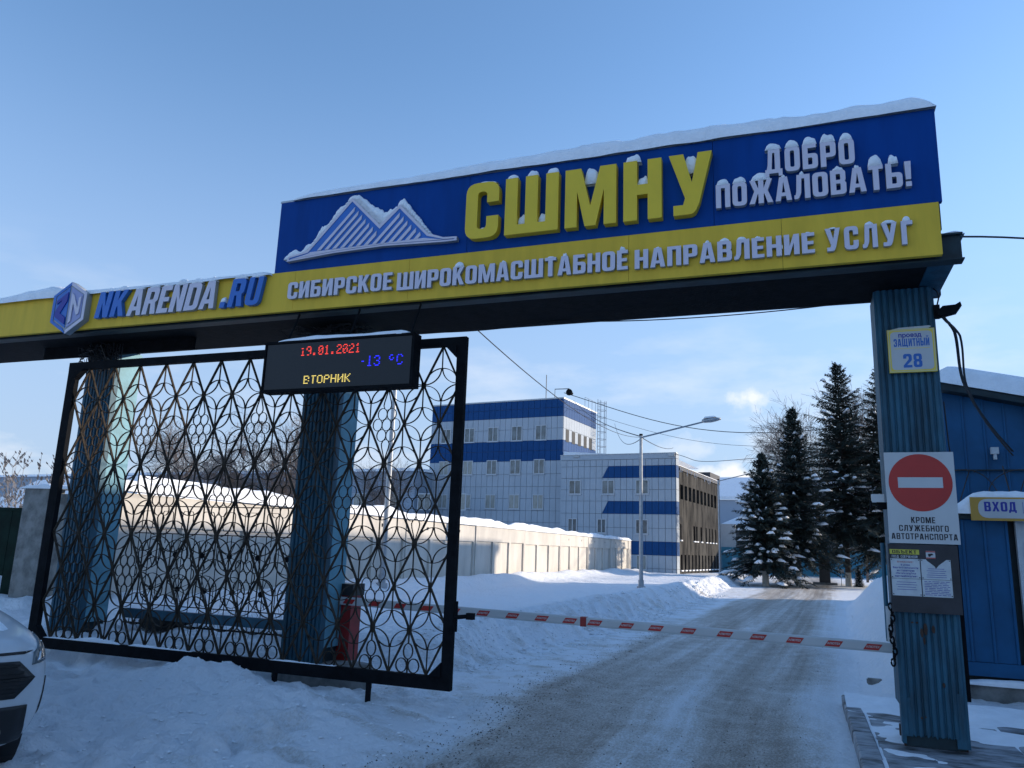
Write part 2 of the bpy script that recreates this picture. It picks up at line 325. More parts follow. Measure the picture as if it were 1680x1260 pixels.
ys=np.array([-v for v in reversed(geo(2,2500,18))]+[-1,0,1]+list(np.arange(2,11,.036))+list(np.arange(11,20,.07))+list(np.arange(20,62,.16))+geo(62,3500,30))
tag(grid('snow_ground',xs,ys),'packed snow with drifts and ploughed banks around the gate',None,None,'structure')
rx=np.arange(-9,3.5,.035); ry=np.array(list(np.arange(-20,3,.3))+list(np.arange(3,14,.045))+list(np.arange(14,62,.16))+list(np.arange(62,120,2.)))
tag(grid('road',rx,ry,.004,lambda x,y:(x>road_l(y)-.25)&(x<road_r(y)+.12)),'icy driveway with grey wheel tracks running through the gate',None,None,'structure')
# pavement under the right pillar: kerb stones and slabs
pav=bpy.data.objects.new('sidewalk',None); link(pav); tag(pav,'icy concrete walkway beside the driveway under the right pillar',None,None,'structure')
yy=3.0
while yy<9.55:
    l=.98; k=MB().box((.36,yy,-.1),(.52,yy+l-.02,.125)).build('kerb_stone',m_slab,pav); bevel(k,.012,1); k.location.x=random.uniform(-.008,.008); yy+=l
for i,(x0,x1) in enumerate(((.535,1.62),(1.635,2.9),(2.915,4.4))):
    yy=3.0+.2*i
    while yy<9.5:
        l=random.choice((1.1,1.5,1.3)); l=min(l,9.62-yy)
        k=MB().box((x0,yy,-.1),(x1,yy+l-.018,.118+random.uniform(-.008,.006))).build('paving_slab',m_slab,pav); bevel(k,.01,1); yy+=l
def blob_sheet(name,x0,x1,y0,y1,zf,hf,n=60,m=snow,parent=None):
    """thin snow layer whose thickness hf goes to zero at ragged edges"""
    xs_=np.linspace(x0,x1,n); ny=max(6,int(n*(y1-y0)/(x1-x0))); ys_=np.linspace(y0,y1,ny); X,Yy=np.meshgrid(xs_,ys_); Z=zf+hf(X,Yy)
    mb=MB(); mb.v=[tuple(p) for p in np.stack([X,Yy,Z],-1).reshape(-1,3)]
    for j in range(ny-1):
        for i in range(n-1): mb.f.append((j*n+i,j*n+i+1,(j+1)*n+i+1,(j+1)*n+i)); mb.mi.append(0)
    return mb.build(name,m,parent,smooth=True)
o=blob_sheet('snow',.37,4.4,3,9.6,.10,lambda x,y:.10*(fbm(x*1.3+2,y*1.8,4)-.50)+.07*sst(8.6,9.5,y+.5*(fbm(x*3,y*3,2)-.5))+.01,150); tag(o,'thin patches of trampled snow on the walkway slabs','snow',None,'stuff')
# ---------------------------------------------------------------- lettering
T_,H_=.205,.165
def glyph(c):
    t,s=T_,H_
    rect=lambda x0,y0,x1,y1,r=0:[(x0,y0,r),(x1,y0,r),(x1,y1,r),(x0,y1,r)]
    w=.57
    if c=='С': return w,[[(0,0,.2),(w,0,.2),(w,.38),(w-t,.38),(w-t,s,.07),(t,s,.07),(t,1-s,.07),(w-t,1-s,.07),(w-t,.63),(w,.63),(w,1,.2),(0,1,.2)]]
    if c=='О': return w,[rect(0,0,w,1,.2),rect(t,s,w-t,1-s,.07)]
    if c=='D': return w,[[(0,0),(w,0,.2),(w,1,.2),(0,1)],[(t,s),(w-t,s,.07),(w-t,1-s,.07),(t,1-s)]]
    if c=='Ш': w=.88; return w,[[(0,0),(w,0),(w,1),(w-t,1),(w-t,s),(w/2+t/2,s),(w/2+t/2,1),(w/2-t/2,1),(w/2-t/2,s),(t,s),(t,1),(0,1)]]
    if c=='М': w=.80; return w,[[(0,0),(.19,0),(.19,.60),(w/2-.085,0),(w/2+.085,0),(w-.19,.60),(w-.19,0),(w,0),(w,1),(w-.25,1),(w/2,.34),(.25,1),(0,1)]]
    if c in 'НH': return w,[[(0,0),(t,0),(t,.42),(w-t,.42),(w-t,0),(w,0),(w,1),(w-t,1),(w-t,.59),(t,.59),(t,1),(0,1)]]
    if c=='У': w=.62; return w,[[(0,1),(.21,1),(.33,.52),(.42,1),(w,1),(.43,.17),(.36,0,.08),(.06,0),(.06,.16),(.20,.16),(.23,.27)]]
    if c=='И': return w,[[(0,0),(t,0),(w-t,.58),(w-t,0),(w,0),(w,1),(w-t,1),(t,.42),(t,1),(0,1)]]
    if c=='N': return w,[[(0,0),(t,0),(t,.58),(w-t,0),(w,0),(w,1),(w-t,1),(w-t,.42),(t,1),(0,1)]]
    if c=='Б': return w,[[(0,0),(w,0,.17),(w,.61,.17),(t,.61),(t,1-s),(w-.05,1-s),(w-.05,1),(0,1)],[(t,s),(w-t,s,.05),(w-t,.61-s,.05),(t,.61-s)]]
    if c=='Ь': return w,[[(0,0),(w,0,.17),(w,.61,.17),(t,.61),(t,1),(0,1)],[(t,s),(w-t,s,.05),(w-t,.61-s,.05),(t,.61-s)]]
    if c=='Р': return w,[[(0,0),(t,0),(t,.37),(w,.37,.17),(w,1,.17),(0,1)],[(t,.37+s),(w-t,.37+s,.05),(w-t,1-s,.05),(t,1-s)]]
    if c=='R': return w,[[(0,0),(t,0),(t,.40),(.29,.40),(w-t,0),(w+.01,0),(w-.09,.44,.05),(w,.50,.1),(w,1,.17),(0,1)],[(t,.40+s-.02),(w-t,.40+s-.02,.05),(w-t,1-s,.05),(t,1-s)]]
    if c in 'КK': return w,[[(0,0),(t,0),(t,.33),(.24,.41),(w-.2,0),(w+.02,0),(.36,.56),(w,1),(w-.21,1),(t,.60),(t,1),(0,1)]]
    if c in 'ЕE': w=.47; return w,[[(0,0),(w,0),(w,s),(t,s),(t,.42),(w-.04,.42),(w-.04,.58),(t,.58),(t,1-s),(w,1-s),(w,1),(0,1)]]
    if c=='Т': w=.52; return w,[[(w/2-t/2,0),(w/2+t/2,0),(w/2+t/2,1-s),(w,1-s),(w,1),(0,1),(0,1-s),(w/2-t/2,1-s)]]
    if c in 'АA': w=.62; return w,[[(0,0),(.195,0),(.225,.19),(w-.225,.19),(w-.195,0),(w,0),(w/2+.15,1),(w/2-.15,1)],[(.25,.34),(w-.25,.34),(w/2,.80)]]
    if c=='П': return w,[[(0,0),(t,0),(t,1-s),(w-t,1-s),(w-t,0),(w,0),(w,1),(0,1)]]
    if c=='В': return w,[[(0,0),(w,0,.15),(w,.46,.1),(w-.06,.52,.03),(w-.015,.58,.08),(w-.015,1,.15),(0,1)],[(t,s),(w-t,s,.05),(w-t,.44,.05),(t,.44)],[(t,.59),(w-t,.59,.04),(w-t,1-s,.04),(t,1-s)]]
    if c=='Л': w=.6; return w,[[(0,0),(.17,0,.09),(.26,.25),(.29,1-s),(w-t,1-s),(w-t,0),(w,0),(w,1),(.11,1),(.08,.32),(.05,.16),(0,.16)]]
    if c=='Г': w=.45; return w,[[(0,0),(t,0),(t,1-s),(w,1-s),(w,1),(0,1)]]
    if c=='Д': w=.66; return w,[[(0,-.13),(.15,-.13),(.15,0),(w-.15,0),(w-.15,-.13),(w,-.13),(w,.16),(w-.08,.16),(w-.08,1),(.13,1),(.10,.35),(.06,.16),(0,.16)],[(.25,.16),(w-.08-t,.16),(w-.08-t,1-s),(.29,1-s)]]
    if c=='Ж': w=.92; k=w/2; return w,[[(0,0),(.21,0),(k-t/2-.02,.42),(k-t/2,.36),(k-t/2,0),(k+t/2,0),(k+t/2,.36),(k+t/2+.02,.42),(w-.21,0),(w,0),(w-.2,.53),(w-.02,1),(w-.22,1),(k+t/2,.62),(k+t/2,1),(k-t/2,1),(k-t/2,.62),(.22,1),(.02,1),(.2,.53)]]
    if c in 'ХX': w=.62; return w,[[(0,0),(.21,0),(w/2,.32),(w-.21,0),(w,0),(w/2+.11,.51),(w-.01,1),(w-.21,1),(w/2,.7),(.21,1),(.01,1),(w/2-.11,.51)]]
    if c=='U': return w,[[(0,0,.2),(w,0,.2),(w,1),(w-t,1),(w-t,s,.07),(t,s,.07),(t,1),(0,1)]]
    if c=='!': w=.22; return w,[[(.02,.28),(.2,.28),(.22,1),(0,1)],[(.01,0),(.21,0),(.21,.19),(.01,.19)]]
    if c=='.': w=.22; return w,[[(.01,0),(.21,0),(.21,.2),(.01,.2)]]
    if c in 'ЗЗ': return w,[[(0,0,.2),(w,0,.2),(w,.46,.1),(w-.06,.51,.03),(w-.01,.57,.1),(w-.01,1,.18),(0,1,.18),(0,.68),(t,.68),(t,1-s,.05),(w-t,1-s,.05),(w-t,.58,.03),(.2,.58),(.2,.43),(w-t,.43,.03),(w-t,s,.05),(t,s,.05),(t,.33),(0,.33)]]
    if c=='Щ': w=.98; v=.88; return w,[[(0,0),(v-.06,0),(v-.06,-.13),(w,-.13),(w,s),(v,s),(v,1),(v-t,1),(v-t,s),(v/2+t/2,s),(v/2+t/2,1),(v/2-t/2,1),(v/2-t/2,s),(t,s),(t,1),(0,1)]]
    if c=='Ы': v=.52; w=.80; return w,[[(0,0),(v,0,.15),(v,.60,.15),(t,.60),(t,1),(0,1)],[(t,s),(v-t,s,.04),(v-t,.60-s,.04),(t,.60-s)],[(w-t,0),(w,0),(w,1),(w-t,1)]]
    if c=='Й': return w,[[(0,0),(t,0),(w-t,.58),(w-t,0),(w,0),(w,1),(w-t,1),(t,.42),(t,1),(0,1)],[(.12,1.12,.05),(w-.12,1.12,.05),(w-.10,1.27),(w-.22,1.27),(w-.24,1.21),(.24,1.21),(.22,1.27),(.10,1.27)]]
    if c=='Ъ': w=.68; a=.13; return w,[[(a,0),(w,0,.17),(w,.61,.17),(a+t,.61),(a+t,1),(0,1),(0,1-s),(a,1-s)],[(a+t,s),(w-t,s,.05),(w-t,.61-s,.05),(a+t,.61-s)]]
    if c=='2': return w,[[(0,0),(w,0),(w,s),(.24,s),(w,.52,.1),(w,1,.2),(0,1,.2),(0,.66),(t,.66),(t,1-s,.06),(w-t,1-s,.06),(w-t,.60,.05),(0,.16)]]
    if c=='8': return w,[[(0,0,.2),(w,0,.2),(w,.44,.06),(w-.08,.51,.02),(w-.01,.58,.06),(w-.01,1,.2),(.01,1,.2),(.01,.58,.06),(.08,.51,.02),(0,.44,.06)],[(t,s,.06),(w-t,s,.06),(w-t,.41,.05),(t,.41,.05)],[(t,.60,.05),(w-t,.60,.05),(w-t,1-s,.06),(t,1-s,.06)]]
    if c==' ': return .3,[]
    raise KeyError(c)
def rounded(pts):
    out=[];n=len(pts)
    for i,p in enumerate(pts):
        r=p[2] if len(p)>2 else 0; v=Vector(p[:2])
        if r==0: out.append((v.x,v.y)); continue
        a=(Vector(pts[i-1][:2])-v); b=(Vector(pts[(i+1)%n][:2])-v); la,lb=a.length,b.length; r_=min(r,la*.5,lb*.5); a.normalize(); b.normalize()
        p0=v+a*r_; p1=v+b*r_
        for k in range(6):
            t=k/5; q=p0*(1-t)**2+v*2*t*(1-t)+p1*t*t; out.append((q.x,q.y))
    return out
def fill_shape(loops,depth,sx,sz,shear=0):
    """planar outline(s) with holes -> solid of given depth; front face at y=-depth, back at y=0"""
    cu=bpy.data.curves.new('tmp','CURVE'); cu.dimensions='2D'; cu.fill_mode='BOTH'; cu.extrude=depth/2
    for lp in loops:
        sp=cu.splines.new('POLY'); sp.points.add(len(lp)-1)
        for p,q in zip(sp.points,lp): p.co=((q[0]+shear*q[1])*sx,q[1]*sz,0,1)
        sp.use_cyclic_u=True
    o=bpy.data.objects.new('tmp',cu); COL.objects.link(o); dg=bpy.context.evaluated_depsgraph_get(); dg.update()
    me=bpy.data.meshes.new_from_object(o.evaluated_get(dg)); bpy.data.objects.remove(o); bpy.data.curves.remove(cu)
    me.transform(Matrix.Translation((0,-depth/2,0))@Matrix.Rotation(PI/2,4,'X')); return me
_G={}
def letters(word,x0,x1,z,h,y,depth,mface,mside,parent,shear=0,gap=.085,name='letter',sink=None):
    """each letter its own part; word spans x0..x1, baseline z, height h, back plane at y"""
    ws=[glyph(c)[0] if c!=' ' else .3 for c in word]; tot=sum(ws)+gap*(len(ws)-1); sx=(x1-x0)/tot; x=x0; res=[]
    for c,w in zip(word,ws):
        if c!=' ':
            key=(c,round(sx,4),h,depth,mface.name,shear)
            if key not in _G:
                me=fill_shape([rounded(p) for p in glyph(c)[1]],depth,sx,h,shear/ max(sx,1e-6)*h if shear else 0)
                me.name=name; me.materials.clear(); me.materials.append(mface); me.materials.append(mside)
                for p in me.polygons:
                    p.use_smooth=False; p.material_index=0 if p.normal.y<-.5 else 1
                _G[key]=me
            inst(name,_G[key],parent,(x,y,z)); res.append((c,x,x+w*sx))
        x+=(w+gap)*sx
    return res
def text(parent,body,x,y,z,size,m,name='lettering',align='CENTER',sx=1,off=.0,label=None,ext=.0006):
    cu=bpy.data.curves.new('t','FONT'); cu.body=body; cu.size=size; cu.align_x=align; cu.align_y='CENTER'; cu.extrude=ext; cu.offset=off; cu.resolution_u=3
    o=bpy.data.objects.new('t',cu); COL.objects.link(o); dg=bpy.context.evaluated_depsgraph_get(); dg.update()
    me=bpy.data.meshes.new_from_object(o.evaluated_get(dg)); bpy.data.objects.remove(o); bpy.data.curves.remove(cu)
    me.transform(Matrix.Diagonal((sx,1,1,1))); me.transform(Matrix.Rotation(PI/2,4,'X')); me.name=name; me.materials.clear(); me.materials.append(m)
    return inst(name,me,parent,(x,y,z))
def print_word(par,word,cx,y,z,h,width,m,stroke=.15,gap=.12):
    global T_,H_
    a,b=T_,H_; T_,H_=stroke,stroke*.88; n0=set(par.children); _G.clear()
    letters(word,cx-width/2,cx+width/2,z,h,y,.0012,m,m,par,gap=gap,name='print_letter'); T_,H_=a,b; _G.clear()
    for o in par.children:
        if o not in n0: o.matrix_parent_inverse=Matrix.Translation(-par.location)
# ---------------------------------------------------------------- gate portal: beam and pillars
def corrug(x0,x1,z0,z1,y,nribs,d=.022,ragged=0,ax='x'):
    mb=MB(); w=(x1-x0)/nribs; prof=[]
    for i in range(nribs):
        a=x0+i*w
        for f,dd in ((0,0),(.10,0),(.2,.75),(.36,1),(.66,1),(.82,.75),(.92,0)): prof.append((a+f*w,dd*d))
    prof.append((x1,0)); n=len(prof); rows=[z0,z0+.25,z0+.5,(z0+z1)/2,z1]
    for z in rows:
        for k,(x,dd) in enumerate(prof):
            zz=z+(random.uniform(-ragged,ragged)*.3 if z==z0 else 0)
            mb.v.append((x,y-dd,zz) if ax=='x' else (y+dd,x,zz))
    for j in range(len(rows)-1):
        for i in range(n-1): mb.f.append((j*n+i,j*n+i+1,(j+1)*n+i+1,(j+1)*n+i)); mb.mi.append(0)
    return mb
beam=empty('gate_beam',(-4,7.4,4.2),'long dark teal steel box beam carried on the three corrugated pillars, under the sign','gate beam')
def pb(o): o.matrix_parent_inverse=Matrix.Translation(-o.parent.location); return o
def part(mb,name,m,parent,**k):
    o=mb.build(name,m,parent,**k); o.matrix_parent_inverse=Matrix.Translation(-parent.location) if parent.rotation_euler.z==0 else parent_inv(parent); return o
def parent_inv(p): return (Matrix.Translation(p.location)@Matrix.Rotation(p.rotation_euler.z,4,'Z')).inverted()
part(MB().box((-12.5,6.80,4.03),(1.33,6.90,4.24)),'front_channel',m_tealdk,beam)
part(MB().box((-12.5,6.765,4.235),(1.34,6.80,4.25)).box((-12.5,6.765,4.018),(1.34,6.90,4.03)),'flange',m_tealdk,beam)
part(MB().box((-9.6,7.84,4.06),(1.33,7.94,4.36)),'rear_channel',m_tealdk,beam)
part(MB().box((1.10,6.90,4.05),(1.30,7.84,4.235)),'end_piece',m_teal,beam)
mb=MB()
for i in range(13):
    x=-12.2+i*1.08; mb.box((x,6.9,4.06),(x+.09,7.84,4.2))
part(mb,'cross_bars',m_tealdk,beam)
part(MB().box((-12.5,7.0,4.245),(1.25,7.9,4.262)),'deck_plate',m_blk,beam); part(MB().box((-12.5,6.905,4.035),(1.09,7.835,4.052)),'underside_shade_plate',m_blk,beam)  # lower black sheet is added to stand in for shade under the beam
part(MB().box((-9.55,7.3,3.88),(-7.0,7.34,4.06)),'hanger_plate',m_blk,beam)
def pillar(x,label,base=.12):
    p=empty('gate_pillar',(x,7.72,base),label,'gate pillar','corrugated blue pillars carrying the gate beam')
    part(MB().box((x-.215,7.525,base),(x+.215,7.92,4.05)),'core',m_tealdk,p)
    o=part(corrug(x-.235,x+.235,base+.09,4.04,7.512,9,.02,.05),'corrugated_sheet',m_teal,p)
    part(MB().box((x-.245,7.505,base+.02),(x-.215,7.60,4.03)),'corner_angle',m_teal,p)
    part(MB().box((x+.215,7.505,base+.02),(x+.245,7.60,4.03)),'corner_angle',m_teal,p)
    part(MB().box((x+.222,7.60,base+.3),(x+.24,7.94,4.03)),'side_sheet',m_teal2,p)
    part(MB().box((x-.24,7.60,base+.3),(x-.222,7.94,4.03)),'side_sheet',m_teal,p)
    mb=MB()
    for q in (-.2,.2):
        for yy in (7.56,7.88): mb.box((x+q-.03,yy-.03,base-.15),(x+q+.03,yy+.03,base+.1))
    part(mb,'foot_angles',m_rust,p)
    return p
pl1=pillar(.965,'nearest blue corrugated pillar at the right carrying the round no entry board',.12)
pl2=pillar(-5.2,'middle blue corrugated pillar seen behind the display and black grille',.15)
pl3=pillar(-8.72,'farthest left blue pillar behind the left end of the grille',.2)
part(MB().box((1.215,7.53,.50),(1.245,7.60,2.45)),'dark_flange',m_blk,pl1)
# rust scars and torn sheet ends on the near pillar
mb=MB()
for cx,cz,rx_,rz_ in ((.915,1.02,.014,.035),(.945,1.05,.014,.045),(1.005,1.05,.013,.035),(.93,.96,.008,.03),(.85,1.10,.01,.008),(.885,1.10,.01,.007),(1.05,.62,.008,.02),(.87,.35,.008,.01),(.90,.36,.006,.008)):
    mb.prism([(cx+rx_*math.cos(a)*random.uniform(.8,1.2),cz+rz_*math.sin(a)*random.uniform(.8,1.2)) for a in np.linspace(0,2*PI,9)[:-1]],7.4885,7.5)
part(mb,'rust_holes',m_rust,pl1)
part(MB().box((1.115,7.497,.14),(1.21,7.503,.56)),'patch_sheet',m_teal,pl1)
part(MB().box((.72,7.498,.2),(.80,7.504,.50)),'patch_sheet',m_teal,pl1)
# white and blue pipe bundle clamped to the road side of the near pillar
pp=empty('conduit_bundle',(.69,7.6,1.0),'thin blue and white conduits on the road side of the right pillar','conduit')
part(MB().tube([(.665,7.56,.95),(.665,7.56,1.75)],.018,8),'blue_pipe',m_teal,pp)
part(MB().tube([(.672,7.66,.92),(.672,7.66,1.76)],.014,8),'dark_pipe',m_blk,pp)
part(MB().box((.655,7.5,.93),(.69,7.53,1.22)),'white_strip',m_paper,pp)
ch=empty('gate_chain',(.67,7.47,1.0),'heavy black chain hanging beside the right pillar over the barrier tip','chain')
for k in range(11):
    a=PI/2*(k%2); z=1.22-.045*k; mb=MB(); pts=[]
    for q in range(10):
        t=2*PI*q/10; pts.append(Vector((.016*math.cos(t),0,.03*math.sin(t))))
    pts=[Matrix.Rotation(a+.3,3,'Z')@p+Vector((.69+.012*math.sin(k),7.47,z)) for p in pts]+[Matrix.Rotation(a+.3,3,'Z')@pts[0]+Vector((.69+.012*math.sin(k),7.47,z))]
    part(mb.tube(pts,.008,5),'chain_link',m_blk,ch)
# concrete footing of the middle pillar
bmf=MB(); n=14; ring=[(-5.02+.62*math.cos(2*PI*k/n)*random.uniform(.9,1.1),7.72+.36*math.sin(2*PI*k/n)*random.uniform(.85,1.1)) for k in range(n)]
bmf.add([(x,y,-.05) for x,y in ring]+[(x*.97-.15,y*.97+.23,.29+random.uniform(-.03,.03)) for x,y in ring],[tuple(range(n,2*n))]+[(i,(i+1)%n,(i+1)%n+n,i+n) for i in range(n)])
o=bmf.build('concrete_footing',m_concd); tag(o,'broken grey concrete footing under the middle pillar, half bare of snow','footing'); bevel(o,.03,2)
# ---------------------------------------------------------------- sign
sg=empty('entrance_sign',(-4,6.74,4.05),'long blue and yellow sign with raised letters across the whole gate','sign')
SY=6.70
bx=[-5.40,-3.06,-.62,1.205]
for a,b in zip(bx,bx[1:]): part(MB().box((a+.002,SY,4.505),(b-.002,SY+.05,5.345)),'blue_panel',m_blue,sg)
yx=[-12.4,-10.0,-7.55,-5.11,-3.7,-1.4,-.05,1.175]
for a,b in zip(yx,yx[1:]): part(MB().box((a+.0015,SY-.004,4.045),(b-.0015,SY+.046,4.502)),'yellow_panel',m_yel,sg)
part(MB().box((-5.38,SY+.055,4.3),(1.19,SY+.10,5.32)).box((-12.3,SY+.05,4.1),(-5.3,SY+.098,4.47)).box((1.17,SY+.10,4.3),(1.2,SY+.35,5.3)),'backing_frame',m_tealdk,sg)
part(MB().box((-5.41,SY+.0,5.348),(1.215,SY+.50,5.37)),'top_cap',m_metal,sg)
def pl(o): o.matrix_parent_inverse=Matrix.Translation(-sg.location); return o
LT={}
def word(*a,**k):
    n0=set(sg.children); r=letters(*a,parent=sg,**k)
    for o in sg.children:
        if o not in n0: pl(o)
    return r
L1=word('СШМНУ',-3.05,-.62,4.605,.60,SY-.005,.085,m_lyel,m_lyel,gap=.11)
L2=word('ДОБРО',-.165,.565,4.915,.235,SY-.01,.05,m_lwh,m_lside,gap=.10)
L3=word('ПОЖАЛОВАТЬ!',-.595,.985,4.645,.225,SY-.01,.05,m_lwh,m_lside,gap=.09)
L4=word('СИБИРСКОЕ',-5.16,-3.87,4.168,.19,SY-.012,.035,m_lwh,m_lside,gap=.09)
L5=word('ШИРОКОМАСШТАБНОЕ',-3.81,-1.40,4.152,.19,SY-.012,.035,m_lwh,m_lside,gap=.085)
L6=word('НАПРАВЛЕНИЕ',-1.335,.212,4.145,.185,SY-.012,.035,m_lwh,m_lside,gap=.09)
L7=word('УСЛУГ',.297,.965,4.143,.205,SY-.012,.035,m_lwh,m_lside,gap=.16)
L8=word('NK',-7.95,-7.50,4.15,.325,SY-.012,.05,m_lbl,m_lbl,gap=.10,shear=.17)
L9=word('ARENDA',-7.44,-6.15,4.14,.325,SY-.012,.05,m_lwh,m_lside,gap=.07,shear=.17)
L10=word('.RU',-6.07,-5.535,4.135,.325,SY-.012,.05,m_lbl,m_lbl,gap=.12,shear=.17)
def flat(loops,y,d,m,name,ms=None,parent=None):
    par=parent or sg; me=fill_shape(loops,d,1,1); me.name=name; me.materials.clear(); me.materials.append(m); me.materials.append(ms or m)
    for p in me.polygons: p.material_index=0 if p.normal.y<-.5 else 1
    o=inst(name,me,par,(0,y,0)); o.matrix_parent_inverse=Matrix.Translation(-par.location); return o
# twin peak emblem
outl=[(-5.205,4.60),(-5.19,4.655),(-4.95,4.70),(-4.42,5.255),(-4.055,4.90),(-3.83,5.105),(-3.48,4.74),(-3.30,4.675),(-3.15,4.668),(-3.15,4.625),(-3.30,4.625),(-4.0,4.655),(-4.6,4.640)]
flat([outl],SY-.006,.05,m_lbl,'emblem_base',m_lside)
flat([outl,[(-5.175,4.617),(-5.17,4.64),(-4.935,4.678),(-4.42,5.215),(-4.055,4.855),(-3.83,5.06),(-3.49,4.712),(-3.30,4.655),(-3.175,4.648),(-3.175,4.64),(-3.30,4.642),(-4.0,4.672),(-4.6,4.657)]],SY-.058,.004,m_lwh,'emblem_outline')
flat([[(-5.16,4.620),(-4.93,4.665),(-4.9,4.680),(-3.52,4.690),(-3.30,4.650),(-3.18,4.644),(-4.0,4.676),(-4.6,4.661)]],SY-.058,.006,m_lwh,'emblem_foot')
def top(x): return float(np.interp(x,[-4.95,-4.42,-4.055,-3.83,-3.47],[4.66,5.205,4.835,5.05,4.68]))
for k in range(15):
    xb=-4.915+.098*k; xw=.047; sl=1.03
    # stripes rise to the right at about the slope of the left flank
    hi=0
    for q in range(1,60):
        x=xb+q*.01
        z=4.69+(x-xb)*sl*1.0
        if z>top(x)-.018: break
        hi=q*.01
    if hi<.03: continue
    hi=min(hi,.50)
    e=hi-.045 if hi>.07 else hi*.5
    flat([[(xb,4.688),(xb+xw,4.688),(xb+xw+e*.98,4.688+e*sl),(xb+hi,4.69+hi*sl)]],SY-.058,.008,m_lwh,'emblem_stripe')
# hexagonal badge
hx=lambda s,cx=-8.368,cz=4.31:[(cx+dx*s,cz+dz*s) for dx,dz in ((0,.335),(.275,.175),(.275,-.17),(0,-.335),(-.275,-.17),(-.275,.175))]
flat([hx(1)],SY-.006,.075,m_lside,'badge_base')
flat([[(-8.368,4.645),(-8.643,4.485),(-8.643,4.14),(-8.368,3.975),(-8.42,4.05),(-8.60,4.155),(-8.60,4.47),(-8.368,4.60)]],SY-.082,.006,m_lbl,'badge_rim')
flat([[(-8.368,4.645),(-8.093,4.485),(-8.093,4.14),(-8.368,3.975),(-8.368,4.02),(-8.135,4.16),(-8.135,4.465),(-8.368,4.60)]],SY-.082,.006,m_lwh,'badge_rim')
flat([[(-8.385,4.58),(-8.585,4.465),(-8.585,4.17),(-8.385,4.05)]],SY-.082,.004,m_lbl,'badge_half')
flat([[(-8.36,4.58),(-8.15,4.46),(-8.15,4.17),(-8.36,4.05)]],SY-.082,.004,mat('badge_violet',(.30,.32,.55),.4),'badge_half')
flat([[(-8.565,4.41),(-8.395,4.51),(-8.395,4.40),(-8.495,4.245),(-8.395,4.185),(-8.395,4.095),(-8.575,4.205),(-8.575,4.275),(-8.475,4.42),(-8.565,4.365)]],SY-.087,.01,m_navy,'badge_mark')
flat([[(-8.335,4.10),(-8.295,4.13),(-8.29,4.36),(-8.215,4.20),(-8.18,4.22),(-8.165,4.44),(-8.205,4.42),(-8.21,4.29),(-8.29,4.46),(-8.33,4.50)]],SY-.087,.01,m_lwh,'badge_mark')
# snow along the top of the sign: a long uneven roll
def roll(name,x0,x1,y0,y1,z,hfun,label,n=160,over=.03):
    mb=MB(); m_=16
    for i in range(n+1):
        x=x0+(x1-x0)*i/n; e=min(1,i/7,max(0,n-i)/4)**.4; h=hfun(x)*max(e,.05)+.012*float(fbm(x*7,2.2,3)-.5)
        oy=over*(.5+.4*float(vn(x*2.1,3)))+.006*float(vn(x*9,1))
        for k in range(m_+1):
            a=PI*k/m_; c=-math.cos(a); s_=max(0,math.sin(a))**.62
            yy=(y0-oy)+(y1+oy-(y0-oy))*(c+1)/2; zz=z+h*s_*(1+.22*(float(vn(x*5,yy*9))-.5)+.10*(float(vn(x*17,yy*31+k))-.5)) - (.012 if k in(0,m_) else 0)*float(vn(x*4,8))
            mb.v.append((x,yy,zz))
    k=m_+1
    for i in range(n):
        for j in range(m_): mb.f.append((i*k+j,(i+1)*k+j,(i+1)*k+j+1,i*k+j+1)); mb.mi.append(0)
    mb.f+= [tuple(range(k)),tuple(reversed(range(n*k,(n+1)*k)))]; mb.mi+=[0,0]
    o=mb.build(name,snow,smooth=True); fixn(o)
    return tag(o,label,'snow')
roll('snow_cap',-5.22,1.215,SY-.012,SY+.46,5.352,lambda x:.07+.11*float(sst(-5.3,-1.5,x))+.04*float(vn(x*.9,7)),'long thick roll of snow along the top edge of the blue sign')
roll('snow_cap',-10.8,-5.42,SY-.03,SY+.34,4.485,lambda x:.03+.13*max(0,1-abs(x+8.9)/1.2)+.05*float(vn(x*1.7,2)),'lumpy snow along the top of the yellow strip over the web address')
roll('snow_cap',1.185,1.36,6.82,7.1,4.245,lambda x:.06,'small snow lump on the beam end right of the sign',8)
